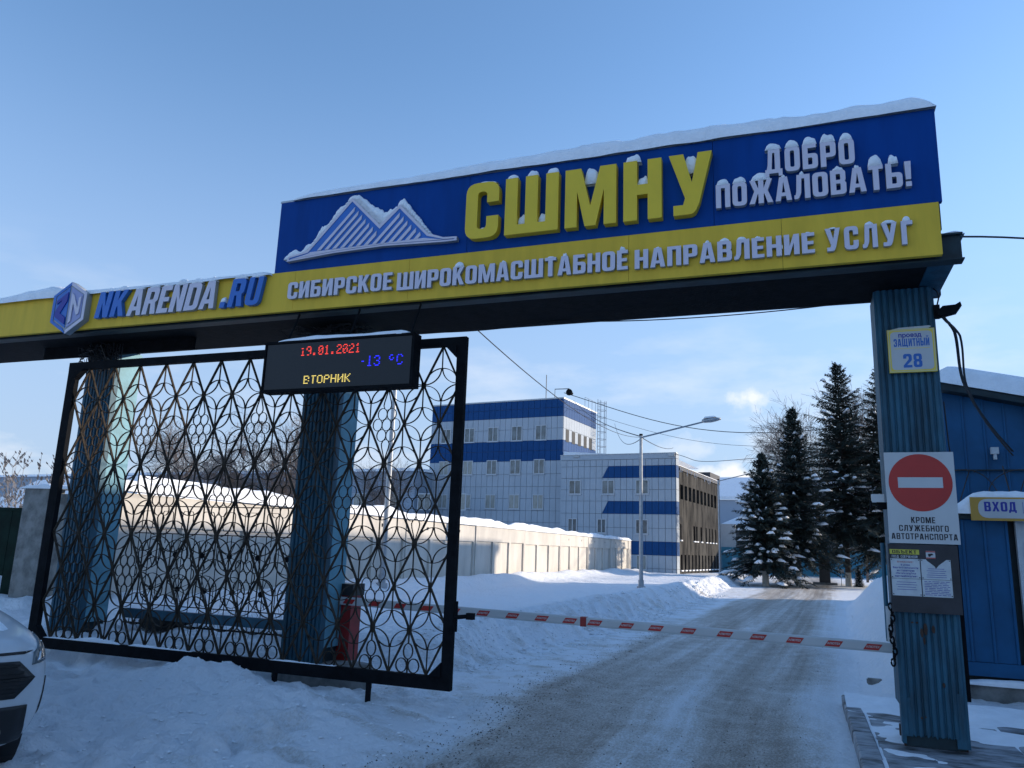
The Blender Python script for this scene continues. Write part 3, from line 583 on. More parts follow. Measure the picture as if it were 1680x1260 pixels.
# snow clinging to the letters
def clump(mb,x,z,w,h,y0,y1,seed):
    n=9; m_=6; k0=len(mb.v)
    for i in range(n+1):
        u=-1+2*i/n; px=x+u*w/2; hh=h*(max(0,1-abs(u)**2.6))**.5*(.75+.5*float(vn(seed+i*.45,seed)))
        for j in range(m_+1):
            v=-1+2*j/m_; yy=(y0+y1)/2+v*(y1-y0)/2*(.82+.18*(1-u*u)); zz=z-.006+hh*(max(0,1-abs(v)**3))**.5
            mb.v.append((px,yy,zz))
    for i in range(n):
        for j in range(m_): a=k0+i*(m_+1)+j; mb.f.append((a,a+m_+1,a+m_+2,a+1)); mb.mi.append(0)
    # underside
    mb.f.append(tuple(k0+i*(m_+1) for i in range(n+1))); mb.mi.append(0)
sc=MB()
spec=[(L1,4.605,.60,.085,{1:(.5,.07),3:(.2,.10)}),(L2,4.915,.235,.05,{0:(.9,.075),1:(.9,.07),2:(.9,.08),3:(.95,.085),4:(.8,.065)}),
 (L3,4.645,.225,.05,{0:(.85,.06),1:(.9,.065),2:(.8,.07),3:(.25,.03),4:(.3,.04),6:(.7,.045),7:(.3,.04),8:(.95,.10),9:(.6,.09)}),
 (L4,4.168,.19,.035,{}),(L5,4.152,.19,.035,{4:(.8,.055),7:(.3,.03),10:(.6,.025),11:(.3,.04),15:(.5,.05)}),
 (L6,4.145,.185,.035,{1:(.3,.02),5:(.7,.035),6:(.6,.035),7:(.5,.025),4:(.3,.03),10:(.4,.02)}),(L7,4.143,.205,.035,{2:(.6,.035),3:(.9,.03),4:(.7,.045),0:(.5,.02)}),
 (L8,4.15,.325,.05,{0:(.9,.06),1:(.9,.06)}),(L9,4.14,.325,.05,{0:(.6,.05),1:(.8,.05),2:(.9,.05),3:(.9,.07),4:(.8,.06),5:(.5,.06)}),(L10,4.135,.325,.05,{0:(.9,.07),1:(.9,.06),2:(.9,.06)})]
for Ls,z,h,d,dd in spec:
    for i,(f,hh) in dd.items():
        c,a,b=Ls[i]; zz=z+h
        sh=.055 if Ls in (L8,L9,L10) else 0
        if c=='.': zz=z+.2*h; sh=.01
        if Ls is L1 and i==1:
            w3=(b-a); 
            for q in (.12,.5,.88): clump(sc,a+w3*q,zz,.12,.06+.02*(q>.3),SY-.085,SY,q*7)
            for q in (.31,.69): clump(sc,a+w3*q,z+.165*h,.10,.12,SY-.06,SY,q*5)
            continue
        if Ls is L1 and i==3: clump(sc,a+.09,zz,.15,.10,SY-.08,SY,3); clump(sc,(a+b)/2,z+.59*h,.12,.10,SY-.07,SY,5); continue
        clump(sc,(a+b)/2+sh,zz,(b-a)*f*1.08,hh,SY-.012-d,SY-.002,i*1.7+z*3)
a=L1[2]; clump(sc,(a[1]+a[2])/2,4.605+.45,.14,.16,SY-.06,SY,9)
a=L1[4]; clump(sc,(a[1]+a[2])/2+.0,4.605+.42,.13,.19,SY-.06,SY,12)
a=L1[0]; clump(sc,(a[1]+a[2])/2,4.605+.60,.3,.03,SY-.07,SY,2); clump(sc,(a[1]+a[2])/2,4.605+.1,.12,.03,SY-.07,SY,2)
# snow lying on the emblem flanks
for i in range(26):
    t=i/25; x=-5.19+.77*t; z=float(np.interp(x,[-5.19,-4.95,-4.42],[4.655,4.70,5.255])); clump(sc,x,z-.02,.13,.075+.03*math.sin(i),SY-.055,SY,i*.3)
for i in range(16):
    t=i/15; x=-4.42+.365*t; z=5.255-.355*t; clump(sc,x+.03,z-.02,.14,.07+.08*t,SY-.055,SY,i*.4)
for i in range(9):
    t=i/8; x=-4.055+.2*t; z=4.90+.18*t; clump(sc,x,z-.01,.11,.12*(1-t)+.03,SY-.055,SY,i*.5)
for i in range(14):
    t=i/13; x=-3.83+.34*t; z=5.105-.35*t; clump(sc,x+.01,z-.03,.10,.09*(1-t)+.03,SY-.05,SY,i*.6)
o=sc.build('snow',snow,smooth=True); fixn(o); tag(o,'clumps of snow clinging to the letters and mountain emblem of the sign','snow',None,'stuff')
# wire tangle and icicles under the beam
wt=MB()
for i in range(46):
    x=-8.55+random.gauss(0,.16); pts=[]; z=4.0; y=7.2+random.random()*.3
    for q in range(8): pts.append((x+random.uniform(-.14,.14),y+random.uniform(-.07,.07),z-.05*q*random.random()+random.uniform(-.05,.04)))
    wt.tube(pts,.007,4,False)
for i in range(9):
    x=-8.5+.05*i; wt.tube([(x,7.25,4.0),(x+random.uniform(-.02,.02),7.25,3.6-random.random()*.25)],.006,4)
o=wt.build('wire_tangle',m_wire); tag(o,'dark tangle of cables hanging under the beam at the left pillar','cables')
wt=MB()
for i in range(26):
    x=-5.05+random.gauss(0,.22); pts=[]; y=7.2+random.random()*.2
    for q in range(8): pts.append((x+random.uniform(-.2,.2),y+random.uniform(-.07,.07),3.98+random.uniform(-.09,.09)))
    wt.tube(pts,.006,4,False)
o=wt.build('wire_tangle',m_wire); tag(o,'loose black cables bunched under the beam above the display','cables')
def cable(pts,r,label,sag=0,n=14,m=m_wire,group=None):
    P=[]; V_=[Vector(p) for p in pts]
    for i,(a,b) in enumerate(zip(V_,V_[1:])):
        m0=(b-V_[i-1])/2 if i else (b-a); m1=(V_[i+2]-a)/2 if i+2<len(V_) else (b-a)
        for k in range(n):
            t=k/n; p=a*(2*t**3-3*t*t+1)+m0*(t**3-2*t*t+t)+b*(3*t*t-2*t**3)+m1*(t**3-t*t); p.z-=sag*4*t*(1-t); P.append(p)
    P.append(Vector(pts[-1])); o=MB().tube(P,r,5).build('cable',m); return tag(o,label,'cable',group)
cable([(-4.5,7.6,4.03),(-2.4,7.7,4.03),(.6,7.8,4.04)],.006,'thin black cable sagging below the beam over the driveway',.06)
cable([(-3.45,7.9,4.08),(-4.8,25,5.3)],.007,'thin wire sagging from the beam near the display to the nearest street lamp',.35,24)
# ---------------------------------------------------------------- sliding grille leaf
gl=empty('grille_gate',(-5.88,7.0,.3),'tall black ornamental grille leaf of diamonds, flowers and rings sliding behind the display','gate')
GX0,GX1,GZ0,GZ1=-8.505,-3.235,.38,3.62; s_,h_=.408,.405; A0=-8.30; gy0,gy1=6.985,7.018
fr=lambda mb,n: part(mb,n,m_blk,gl)
fr(MB().box((GX0-.13,6.965,GZ1-.005),(GX1+.10,7.03,GZ1+.085)),'top_rail')
fr(MB().box((GX0-.13,6.965,GZ0-.115),(GX1+.10,7.03,GZ0+.005)),'bottom_rail')
fr(MB().box((GX0-.13,6.967,GZ0+.005),(GX0,7.028,GZ1-.005)),'end_stile')
fr(MB().box((GX1,6.967,GZ0+.005),(GX1+.10,7.028,GZ1-.005)),'end_stile')
for x,z,sx,sz in ((GX0,GZ1,1,-1),(GX1,GZ1,-1,-1),(GX0,GZ0,1,1),(GX1,GZ0,-1,1)):
    z+=.006*sz; p=[(x,z),(x+.13*sx,z),(x,z+.13*sz)]; 
    if sx*sz<0: p.reverse()
    fr(MB().prism(p,6.95,7.03),'corner_gusset')
fr(MB().box((-4.03,6.97,.02),(-3.99,7.01,.265)),'floor_bolt'); fr(MB().box((-5.13,6.97,.05),(-5.09,7.01,.265)),'floor_bolt')
fr(MB().tube([(-3.13,6.99,.93),(-2.98,6.99,.95)],.02,8).box((-3.0,6.96,.92),(-2.93,7.02,.98)).tube([(-3.11,6.99,.80),(-3.11,6.99,1.08)],.012,6),'latch')
# diagonals
for sgn in (1,-1):
    for k in range(-20,34):
        xa=A0+s_*k; za=GZ1; xb=xa+sgn*s_*.5*8; zb=GZ0
        # clip to frame
        t0,t1=0,1
        for lim,cond in ((GX0,0),(GX1,1)):
            dx=xb-xa; t=(lim-xa)/dx
            if (dx>0)==(cond==0): t0=max(t0,t)
            else: t1=min(t1,t)
        if t1-t0<.04: continue
        P=lambda t:(xa+(xb-xa)*t,za+(zb-za)*t)
        y0=gy0+(.002 if sgn>0 else -.002)
        o=part(MB().strip([P(t0),P(t1)],.0135,y0+.003,y0+.030),'diagonal_bar',m_strip,gl)
def arc(cx,cz,r,a0,a1,n=10,sx=1,sz=1): return [(cx+r*sx*math.cos(a0+(a1-a0)*i/n),cz+r*sz*math.sin(a0+(a1-a0)*i/n)) for i in range(n+1)]
def flower(half=None):
    mb=MB(); r=.172; y0,y1=-.009,.009; g=.0
    # upper and lower outer arcs
    for sg_ in (1,-1):
        if half and half!=sg_: continue
        mb.strip(arc(0,0,r,0 if sg_>0 else PI,PI if sg_>0 else 2*PI,16,1.08,1.0),.0075,y0,y1)
        # inner concave arcs from side nodes to the stem
        for sx in (1,-1):
            pts=[]
            for i in range(11):
                t=i/10; a=PI/2*t
                pts.append((sx*(.186-.180*math.sin(a)),sg_*(.006+.168*(1-math.cos(a)))))
            mb.strip(pts,.0075,y0-.002,y1-.002)
        mb.strip([(0,sg_*.165),(0,sg_*.385)],.008,y0+.002,y1)
    return mb.mesh('flower_motif',m_strip)
def ringset():
    mb=MB(); r=.054; y0,y1=-.008,.008
    for cx,cz in ((0,0),(.105,0),(-.105,0),(.053,.112),(-.053,.112),(.053,-.112),(-.053,-.112)): mb.strip(arc(cx,cz,r,0,2*PI,14,1,1.18)[:-1],.005,y0,y1,True)
    for sg_ in (1,-1):
        pts=[(0,.385)]; loop=[(.022,.30),(.040,.24),(.046,.20),(.03,.165),(0,.155)]
        mb.strip([(x,sg_*z) for x,z in [(0,.39),(.010,.34)]+loop],.005,y0,y1); mb.strip([(-x,sg_*z) for x,z in [(0,.39),(.010,.34)]+loop],.005,y0+.001,y1+.001)
    return mb.mesh('ring_cluster',m_strip)
def trefoil():
    mb=MB(); y0,y1=-.009,.009
    for cx in (-.066,.066): mb.strip(arc(cx,.075,.058,0,2*PI,14,1,1.12)[:-1],.008,y0,y1,True)
    mb.strip(arc(0,.205,.05,0,2*PI,14,1,1.45)[:-1],.008,y0,y1,True); mb.strip([(0,.28),(0,.385)],.010,y0,y1); mb.strip([(0,.13),(0,.0)],.010,y0,y1)
    return mb.mesh('trefoil_motif',m_strip)
def spike():
    mb=MB(); mb.strip([(0,.39),(0,.0)],.010,-.012,.012); mb.strip([(-.1,.19),(0,.01)],.009,-.010,.010); mb.strip([(.1,.19),(0,.01)],.009,-.008,.008); return mb.mesh('spike_motif',m_strip)
meF,meR,meT,meS=flower(),ringset(),trefoil(),spike()
for row in range(1,9):
    z=GZ1-h_*row
    for k in range(-1,14):
        x=A0+s_*k+(0 if row%2 else s_/2)
        if x-.19<GX0-.03 or x+.19>GX1+.03: continue
        if row==8: nm,me=('trefoil_motif',meT) if (k*7)%5!=1 else ('spike_motif',meS)
        elif row%2==1: nm,me='flower_motif',meF
        else:
            ring=(k%2==0) if row in (2,6) else (k%2==1)
            nm,me=('ring_cluster',meR) if ring else ('flower_motif',meF)
        o=inst(nm,me,gl,(x,7.0,z),sc=(1,1,1)); o.matrix_parent_inverse=Matrix.Translation(-gl.location)
        if nm=='flower_motif' and random.random()<.6: o.rotation_euler=(0,random.uniform(-.03,.03),0)
for _x0,_x1,_h in ((-8.4,-7.2,.07),(-7.1,-6.2,.05),(-5.2,-4.4,.02)):
    roll('snow_cap',_x0,_x1,6.975,7.02,.383,lambda x:_h*(.15+float(vn(x*3,2)))*.8,'thin snow on the bottom rail of the grille, '+{-8.4:'left end piece',-7.1:'middle piece',-5.2:'piece in front of the middle pillar'}[_x0],24,.0)
# low ornamental railing behind, between the left and middle pillars
rl=empty('low_railing',(-7.0,8.25,.4),'low ornamental railing with blue rail and wire circles between left and middle pillars','railing')
part(MB().box((-8.5,8.21,.52),(-5.4,8.27,.64)),'blue_rail',m_teal,rl)
part(MB().box((-8.5,8.225,.45),(-5.4,8.255,.47)).box((-8.5,8.225,.70),(-5.4,8.24,.712)),'thin_bar',m_blk,rl)
part(MB().box((-8.5,8.225,1.98),(-5.4,8.24,1.992)).box((-8.5,8.225,1.62),(-5.4,8.24,1.632)),'thin_bar',m_blk,rl)
def sunring():
    mb=MB(); mb.strip(arc(0,0,.19,0,2*PI,20)[:-1],.006,-.008,.008,True); mb.strip(arc(0,0,.022,0,2*PI,8)[:-1],.03,-.01,.01,True)
    for k in range(8): a=PI/8+k*PI/4; mb.strip([(.02*math.cos(a),.02*math.sin(a)),(.19*math.cos(a),.19*math.sin(a))],.005,-.005,.005)
    return mb.mesh('spoked_ring',m_blk)
me=sunring()
for row,z in enumerate((1.36,.92)):
    for k in range(7):
        o=inst('spoked_ring',me,rl,(-8.2+.44*k+.1*row,8.235,z)); o.matrix_parent_inverse=Matrix.Translation(-rl.location)
def curl():
    mb=MB(); mb.strip([(-.07,-.12),(-.09,-.09),(-.09,.09),(-.07,.12),(.07,.12),(.09,.09),(.09,-.09),(.07,-.12)],.006,-.006,.006,True); mb.strip([(0,-.3),(0,-.12)],.006,-.005,.005); return mb.mesh('scroll_frame',m_blk)
me=curl()
for k in range(9):
    o=inst('scroll_frame',me,rl,(-8.3+.34*k,8.235,1.80)); o.matrix_parent_inverse=Matrix.Translation(-rl.location)
for k in range(16):
    part(MB().tube([(-8.4+.19*k,8.23,.47),(-8.4+.19*k+random.uniform(-.02,.02),8.23,1.62)],.006,5),'thin_bar',m_blk,rl)
# ---------------------------------------------------------------- LED display
DY=6.52
dp=empty('led_display',(-4.42,DY,3.1),'black hanging LED board showing date, temperature and weekday in front of the grille','display')
dx0,dx1,dz0,dz1=-5.265,-3.49,3.10,3.645
o=part(MB().box((dx0,DY,dz0),(dx1,DY+.14,dz1)),'case',m_blk,dp)
part(MB().box((dx0+.03,DY-.004,dz0+.03),(dx1-.03,DY,dz1-.03)),'screen',m_led,dp)
part(MB().box((dx0,DY-.012,dz0-.0),(dx1,DY-.001,dz0+.025)).box((dx0,DY-.012,dz1-.025),(dx1,DY-.001,dz1)).box((dx0,DY-.012,dz0+.025),(dx0+.02,DY-.001,dz1-.025)).box((dx1-.02,DY-.012,dz0+.025),(dx1,DY-.001,dz1-.025)),'bezel',m_blk,dp)
for x in (-5.06,-4.30,-3.58):
    part(MB().tube([(x,DY+.07,3.64),(x,DY+.20,3.90),(x,6.775,4.03)],.012,6),'hanger_rod',m_blk,dp); 

D5={'1':"00100 01100 00100 00100 00100 00100 01110",'9':"01110 10001 10001 01111 00001 00001 01110",'0':"01110 10001 10011 10101 11001 10001 01110",'2':"01110 10001 00001 00110 01000 10000 11111",
 '.':"00000 00000 00000 00000 00000 01100 01100",'3':"01110 10001 00001 00110 00001 10001 01110",'-':"00000 00000 00000 01110 00000 00000 00000",'°':"01100 10010 10010 01100 00000 00000 00000",'C':"01110 10001 10000 10000 10000 10001 01110",' ':"0 0 0 0 0 0 0",
 'в':"11110 10001 10001 11110 10001 10001 11110",'т':"11111 00100 00100 00100 00100 00100 00100",'о':"01110 10001 10001 10001 10001 10001 01110",'р':"11110 10001 10001 11110 10000 10000 10000",'н':"10001 10001 10001 11111 10001 10001 10001",'и':"10001 10001 10011 10101 11001 10001 10001",'к':"10001 10010 10100 11000 10100 10010 10001"}
def leds(txt,x0,x1,z0,z1,m,name,skip,bold=False):
    mb=MB(); n=len(txt); cw=(x1-x0)/n; ph=(z1-z0)/7; pw=cw/6.2
    for i,c in enumerate(txt):
        for r_,row in enumerate(D5[c].split()):
            if r_ in skip and random.random()<.8: continue
            for q,b in enumerate(row):
                if b=='1':
                    if random.random()<.06: continue
                    x=x0+i*cw+q*pw; z=z1-(r_+1)*ph
                    mb.box((x,DY-.0075,z+ph*.2),(x+pw*(1.2 if bold else 1.0),DY-.0045,z+ph*.72))
    return part(mb,name,m,dp)
leds('19.01.2021',-4.815,-4.085,3.475,3.575,m_lr,'date_digits',())
leds('-13 °C',-4.10,-3.59,3.325,3.435,m_lb,'temperature_digits',(),False)
leds('вторник',-4.745,-4.175,3.175,3.262,m_ly,'weekday_letters',())
roll('snow_cap',-5.1,-3.56,DY-.005,DY+.13,3.647,lambda x:.015+.035*float(vn(x*3,4))+.02*float(sst(-4.3,-3.9,x)),'thin snow lying on top of the hanging display',60,.005)
# ---------------------------------------------------------------- barrier
ba=empty('boom_barrier',(-4.98,8.0,.2),'red boom barrier with striped white arm lowered across the driveway','barrier')
part(MB().box((-5.11,7.90,.05),(-4.83,8.12,1.00)),'housing',m_rred,ba); 
part(MB().box((-5.12,7.88,1.00),(-4.81,8.14,1.13)),'housing_cap',m_carblk,ba)
part(MB().box((-5.14,7.86,.02),(-4.8,8.16,.06)),'base_plate',m_rust,ba)
zb=lambda x:.945-.10*(x+4.98)/5.75
mb=MB(); pr=[(-.03,-.042),(.03,-.042),(.036,-.025),(.036,.025),(.03,.042),(-.03,.042),(-.036,.025),(-.036,-.025)]
for x in (-5.15,-2.12): 
    for a,b in pr: mb.v.append((x,8.0-.13+a,zb(x)+b))
mb.f=[tuple(range(8)),tuple(range(15,7,-1))]+[(i,i+8,(i+1)%8+8,(i+1)%8) for i in range(8)]; mb.mi=[0]*10
o=part(mb,'arm',m_white,ba); fixn(o)
mb=MB()
for x in (-2.06,.86): 
    for a,b in pr: mb.v.append((x,8.0-.13+a,zb(x)+b))
mb.f=[tuple(range(8)),tuple(range(15,7,-1))]+[(i,i+8,(i+1)%8+8,(i+1)%8) for i in range(8)]; mb.mi=[0]*10
o=part(mb,'arm',m_white,ba); fixn(o)
part(MB().box((-2.12,7.825,zb(-2.09)-.046),(-2.06,7.915,zb(-2.09)+.046)),'arm_joint',m_rred,ba)
for x in (-4.82,-4.49,-4.17,-3.84,-3.52,-3.18,-2.85,-2.53,-2.23,-1.97,-1.65,-1.36,-1.05,-.71,-.41,-.09,.24,.56):
    z=zb(x); w=.062
    part(MB().prism([(x-w-.018,z-.026),(x+w-.018,z-.026-.001),(x+w+.018,z+.024),(x-w+.018,z+.025)],7.831,7.8335),'red_sticker',m_red,ba)
    if x>-3.6:
        t=text(ba,'БАРЬЕР' if False else 'АЛЮТЕХ',x,7.8305,z-.001,.024,m_white,sx=1.05,off=.0006,ext=.0003); t.name='sticker_print'; t.matrix_parent_inverse=Matrix.Translation(-ba.location)
# ---------------------------------------------------------------- boards on the near pillar
def bpart(par):
    def f(mb,n,m): return part(mb,n,m,par)
    return f
def tx(par,*a,**k):
    o=text(par,*a,**k); o.matrix_parent_inverse=Matrix.Translation(-par.location); return o
BY=7.44; q=BY/6.66     # boards measured at 6.66 m, moved out to the pillar face
def bx_(v): return v*q
def bz_(v): return 1.6+(v-1.6)*q
ad=empty('address_plaque',(1.0,BY,3.3),'yellow framed street plaque with blue ЗАЩИТНЫЙ 28, highest board on the right pillar','sign','boards on the right pillar')
x0,x1,z0,z1=bx_(.722),bx_(1.062),bz_(3.07),bz_(3.425); f=bpart(ad)
o=f(MB().box((x0,BY+.005,z0),(x1,BY+.03,z1)),'plate',m_ysign)
f(MB().prism([(x0+.02,z1+.001),(x1-.05,z1+.001),(x1-.02,z1+.02),(x1-.035,z1+.028),(x0+.1,z1+.02)],BY+.018,BY+.026),'bent_backing',m_white)
def rr(x0,z0,x1,z1,r): return rounded([(x0,z0,r),(x1,z0,r),(x1,z1,r),(x0,z1,r)])
cx=(x0+x1)/2
flat([rr(x0+.006,z0+.006,x1-.006,z1-.006,.001),rr(x0+.010,z0+.010,x1-.010,z1-.010,.001)],BY+.005,.001,m_white,'border_line',parent=ad)
flat([rr(x0+.022,z0+.022,x1-.022,z1-.022,.04)],BY+.005,.002,m_white,'white_field',parent=ad)
tx(ad,'проезд',cx-.01,BY+.0025,z1-.058,.054,m_navy,sx=1,off=.0016)
print_word(ad,'ЗАЩИТНЫЙ',cx,BY+.0028,z1-.160,.072,.285,m_pblue,.20,.12)
f(MB().box((x0+.045,BY+.0015,z1-.181),(x1-.045,BY+.003,z1-.177)),'divider',m_ysign)
print_word(ad,'28',cx,BY+.0028,z0+.042,.125,.150,m_pblue,.21,.1)
ne=empty('no_entry_board',(.97,BY,2.1),'white board with red no entry disc and words КРОМЕ СЛУЖЕБНОГО АВТОТРАНСПОРТА','sign','boards on the right pillar')
x0,x1,z0,z1=bx_(.638),bx_(1.117),bz_(1.735),bz_(2.43); f=bpart(ne); BY2=BY-.01
f(MB().box((x0,BY2,z0),(x1,BY2+.02,z1)),'plate',m_white); cx=(x0+x1)/2; cz=z1-.262
flat([arc(cx,cz,.245,0,2*PI,48)[:-1]],BY2,.002,m_red,'red_disc',parent=ne)
f(MB().box((cx-.172,BY2-.0035,cz-.045),(cx+.172,BY2-.002,cz+.045)),'white_bar',m_white)
for t_,dz,sz in (('КРОМЕ',.172,0),('СЛУЖЕБНОГО',.103,0),('АВТОТРАНСПОРТА',.034,0)):
    w={'КРОМЕ':.182,'СЛУЖЕБНОГО':.375,'АВТОТРАНСПОРТА':.500}[t_]; print_word(ne,t_,cx,BY2-.0008,z0+dz,.050,w,m_black,.165,.16)
nb=empty('notice_board',(.95,BY,1.5),'dark notice board with yellow ОБЪЕКТ strip and four white leaflets below the no entry disc','board','boards on the right pillar')
x0,x1,z0,z1=bx_(.625),bx_(1.095),bz_(1.245),bz_(1.72); f=bpart(nb); BY3=BY+.0
f(MB().box((x0,BY3,z0-.02),(x1,BY3+.02,z1+.01)),'backboard',m_board)
f(MB().box((x0+.01,BY3-.002,z1-.075),(x0+.235,BY3-.0002,z1-.035)),'yellow_strip',mat('strip_yellow',(.55,.50,.06),.5))
print_word(nb,'ОБЪЕКТ',x0+.122,BY3-.0021,z1-.069,.028,.185,m_black,.17,.16)
print_word(nb,'ПОД ОХРАНОЙ',x0+.122,BY3-.0002,z1-.105,.021,.195,m_white,.14,.16)
f(MB().box((x0+.285,BY3-.002,z1-.105),(x0+.355,BY3-.0002,z1-.042)),'camera_sticker',m_white)
f(MB().box((x0+.285,BY3-.003,z1-.053),(x0+.355,BY3-.0021,z1-.044)).box((x0+.285,BY3-.003,z1-.104),(x0+.355,BY3-.0021,z1-.096)),'red_edge',m_red)
f(MB().prism([(x0+.300,z1-.066),(x0+.332,z1-.062),(x0+.342,z1-.074),(x0+.322,z1-.080),(x0+.316,z1-.090),(x0+.303,z1-.088)],BY3-.0028,BY3-.0021),'camera_picture',m_black)
lw=.222; xs2=(x0+.012,x0+.012+lw+.008)
zt=z1-.112; zm=zt-.165; zb_=zt-.305
def leaflet(a,b,c,d): return f(MB().box((a,BY3-.0022,c),(b,BY3-.0002,d)),'leaflet',m_paper)
leaflet(xs2[0],xs2[0]+lw,zm+.002,zt); leaflet(xs2[0],xs2[0]+lw,zb_,zm-.001)
flat([[(xs2[1],zm+.002),(xs2[1]+lw,zm+.002),(xs2[1]+lw,zt),(xs2[1]+lw-.03,zt),(xs2[1]+.135,zt-.045),(xs2[1]+.11,zt-.075),(xs2[1]+.10,zt-.055),(xs2[1]+.045,zt-.01),(xs2[1]+.04,zt),(xs2[1],zt)]],BY3-.0002,.002,m_paper,'leaflet',parent=nb)
leaflet(xs2[1],xs2[1]+lw,zb_,zm-.001)
c0=xs2[0]+lw/2; c1=xs2[1]+lw/2
tx(nb,'ВНИМАНИЕ!',c0,BY3-.003,zt-.028,.018,m_red,sx=1.15,ext=.0003)
for i,l in enumerate(('В целях','Вашей безопасности','на территории','объекта ведётся','видеонаблюдение')): tx(nb,l,c0,BY3-.003,zt-.052-.023*i,.020,m_navy,sx=.95,off=.0003,ext=.0003)
lines=MB(); random.seed(3)
for i in range(5):
    w=random.uniform(.05,.09); z=zt-.078-.017*i; lines.box((c1-w,BY3-.0032,z),(c1+w,BY3-.0024,z+.0035))
for i in range(9):
    w=.095; z=zm-.018-.0135*i; x=c1-w; 
    while x<c1+w-.02:
        l=random.uniform(.02,.06); l=min(l,c1+w-x); lines.box((x,BY3-.0032,z),(x+l,BY3-.0024,z+.004)); x+=l+.008
for i in range(4):
    w=random.uniform(.06,.09); z=zm-.03-.02*i; lines.box((c0-w,BY3-.0032,z),(c0+w,BY3-.0024,z+.0035))
f(lines,'small_print',m_navy)
mb=MB()
for xx in (xs2[0]+.008,xs2[0]+lw-.008,xs2[1]+.008,xs2[1]+lw-.008):
    for zz in (zt-.008,zm+.012,zb_+.012): mb.box((xx-.004,BY3-.005,zz-.004),(xx+.004,BY3-.002,zz+.004))
f(mb,'screws',m_black)
# floodlight and cables on the pillar's right side
fl=empty('floodlight',(1.3,7.55,3.78),'small black camera housing on the outer edge of the right pillar above the plaque','floodlight')
f=bpart(fl)
f(MB().prism([(1.22,3.79),(1.27,3.84),(1.37,3.845),(1.41,3.87),(1.42,3.83),(1.385,3.78),(1.26,3.75),(1.22,3.765)],7.46,7.56),'housing',m_blk)
f(MB().box((1.20,7.48,3.74),(1.25,7.54,3.86)),'bracket',m_blk)
sc_=empty('security_camera',(.62,7.6,2.12),'small white camera on the road side of the right pillar beside the red disc','camera')
part(MB().box((.60,7.50,2.10),(.70,7.58,2.17)),'camera_body',m_white,sc_); part(MB().tube([(.60,7.54,2.08),(.585,7.54,2.08)],.035,10).box((.64,7.52,2.04),(.74,7.56,2.10)),'lens_and_bracket',m_blk,sc_)
cable([(1.25,7.5,3.80),(1.36,7.55,3.62),(1.62,8.6,3.28),(2.45,10.8,2.95)],.014,'thick twisted black cable from the pillar camera down to the blue guardhouse wall',.03,10)
cable([(1.26,7.5,3.80),(1.40,7.55,3.58),(1.64,8.6,3.25),(2.45,10.8,2.90)],.010,'thinner black cable twisted with the thick one by the pillar camera',.04,10)
cable([(1.225,7.6,4.05),(1.26,7.55,3.95),(1.235,7.55,3.84)],.007,'short wire loop above the pillar camera',-.02,6)
cable([(1.24,7.62,3.0),(1.25,7.6,2.6),(1.27,7.6,2.42)],.006,'thin wire hanging beside the right pillar above the red disc',.0,6)
cable([(1.34,7.0,4.30),(4.5,9.0,5.0),(14,14,8)],.009,'black wire leaving the beam end toward the upper right',.05)
# ---------------------------------------------------------------- blue sheet fence and guardhouse on the right
bf=empty('sheet_metal_fence',(2.5,11.0,.3),'blue sheet metal entrance wall right of the pillar under the ВХОД sign','fence')
f=bpart(bf); FX=1.66
pn=0; x=FX
while x<7.4:
    w=.235; zt_=2.13
    mb=MB().box((x,11.0,.46),(x+w-.004,11.02,zt_)); mb.prism([(x+w-.035,.46),(x+w-.006,.46),(x+w-.006,zt_),(x+w-.035,zt_)],10.978,11.0)
    if not 2.40<x+.1<3.35: f(mb,'wall_sheet',m_bwall)
    x+=w
f(MB().box((FX,10.985,.30),(7.4,11.03,.455)),'plinth_flashing',m_bwall)
f(MB().box((FX,10.90,2.135),(7.4,11.12,2.20)),'top_board',m_tealdk)
f(MB().box((FX,10.95,.0),(7.4,11.1,.22)),'concrete_base',m_concd)
f(MB().box((2.44,10.97,.46),(2.49,11.05,2.13)),'door_post',m_paper); f(MB().box((3.33,10.97,.46),(3.38,11.05,2.13)),'door_post',m_paper)
f(MB().box((2.49,10.99,1.38),(3.33,11.03,2.13)),'door_board',m_paper); f(MB().box((2.49,11.0,.46),(3.33,11.04,1.378)),'door_leaf',m_bwall)
mb=MB().box((FX,11.10,.2),(7.4,11.14,2.13)); f(mb,'back_sheet',m_tealdk)
roll('snow_cap',FX-.08,7.4,10.86,11.15,2.20,lambda x:.10+.14*float(sst(1.75,2.15,x))+.06*float(vn(x*1.6,5)),'deep snow on the top board of the blue entrance wall',90,.03)
roll('snow_cap',FX,7.4,10.9,11.0,.215,lambda x:.07,'low line of snow along the concrete base of the blue wall',60,.06)
vs=empty('entrance_board',(3,10.85,2.2),'gold edged white board reading ВХОД on the blue entrance wall','sign')
f=bpart(vs); f(MB().box((1.955,10.82,2.115),(3.9,10.85,2.395)),'plate',m_gold)
flat([rounded([(2.035,2.145,.11),(3.85,2.145,.11),(3.85,2.375,.11),(2.035,2.375,.11)])],10.82,.003,m_white,'white_field',parent=vs)
for wd,a,b,z_,hh in (('ВХОД',2.10,2.435,2.225,.115),('В',2.565,2.625,2.225,.085)):
    n0=set(vs.children); letters(wd,a,b,z_,hh,10.817,.002,m_navy,m_navy,vs,gap=.12)
    for o in vs.children:
        if o not in n0: o.matrix_parent_inverse=Matrix.Translation(-vs.location)
tx(vs,'ЧАСЫ РАБОТЫ' if False else '.',2.9,10.816,2.26,.01,m_navy) if False else None
f(MB().box((2.50,10.815,2.205),(2.504,10.817,2.34)),'divider',m_navy)
gh=empty('guardhouse',(2.3,13.2,.3),'blue clad guardhouse with sloping snowy roof behind the entrance wall','guardhouse')
f=bpart(gh); x=2.13
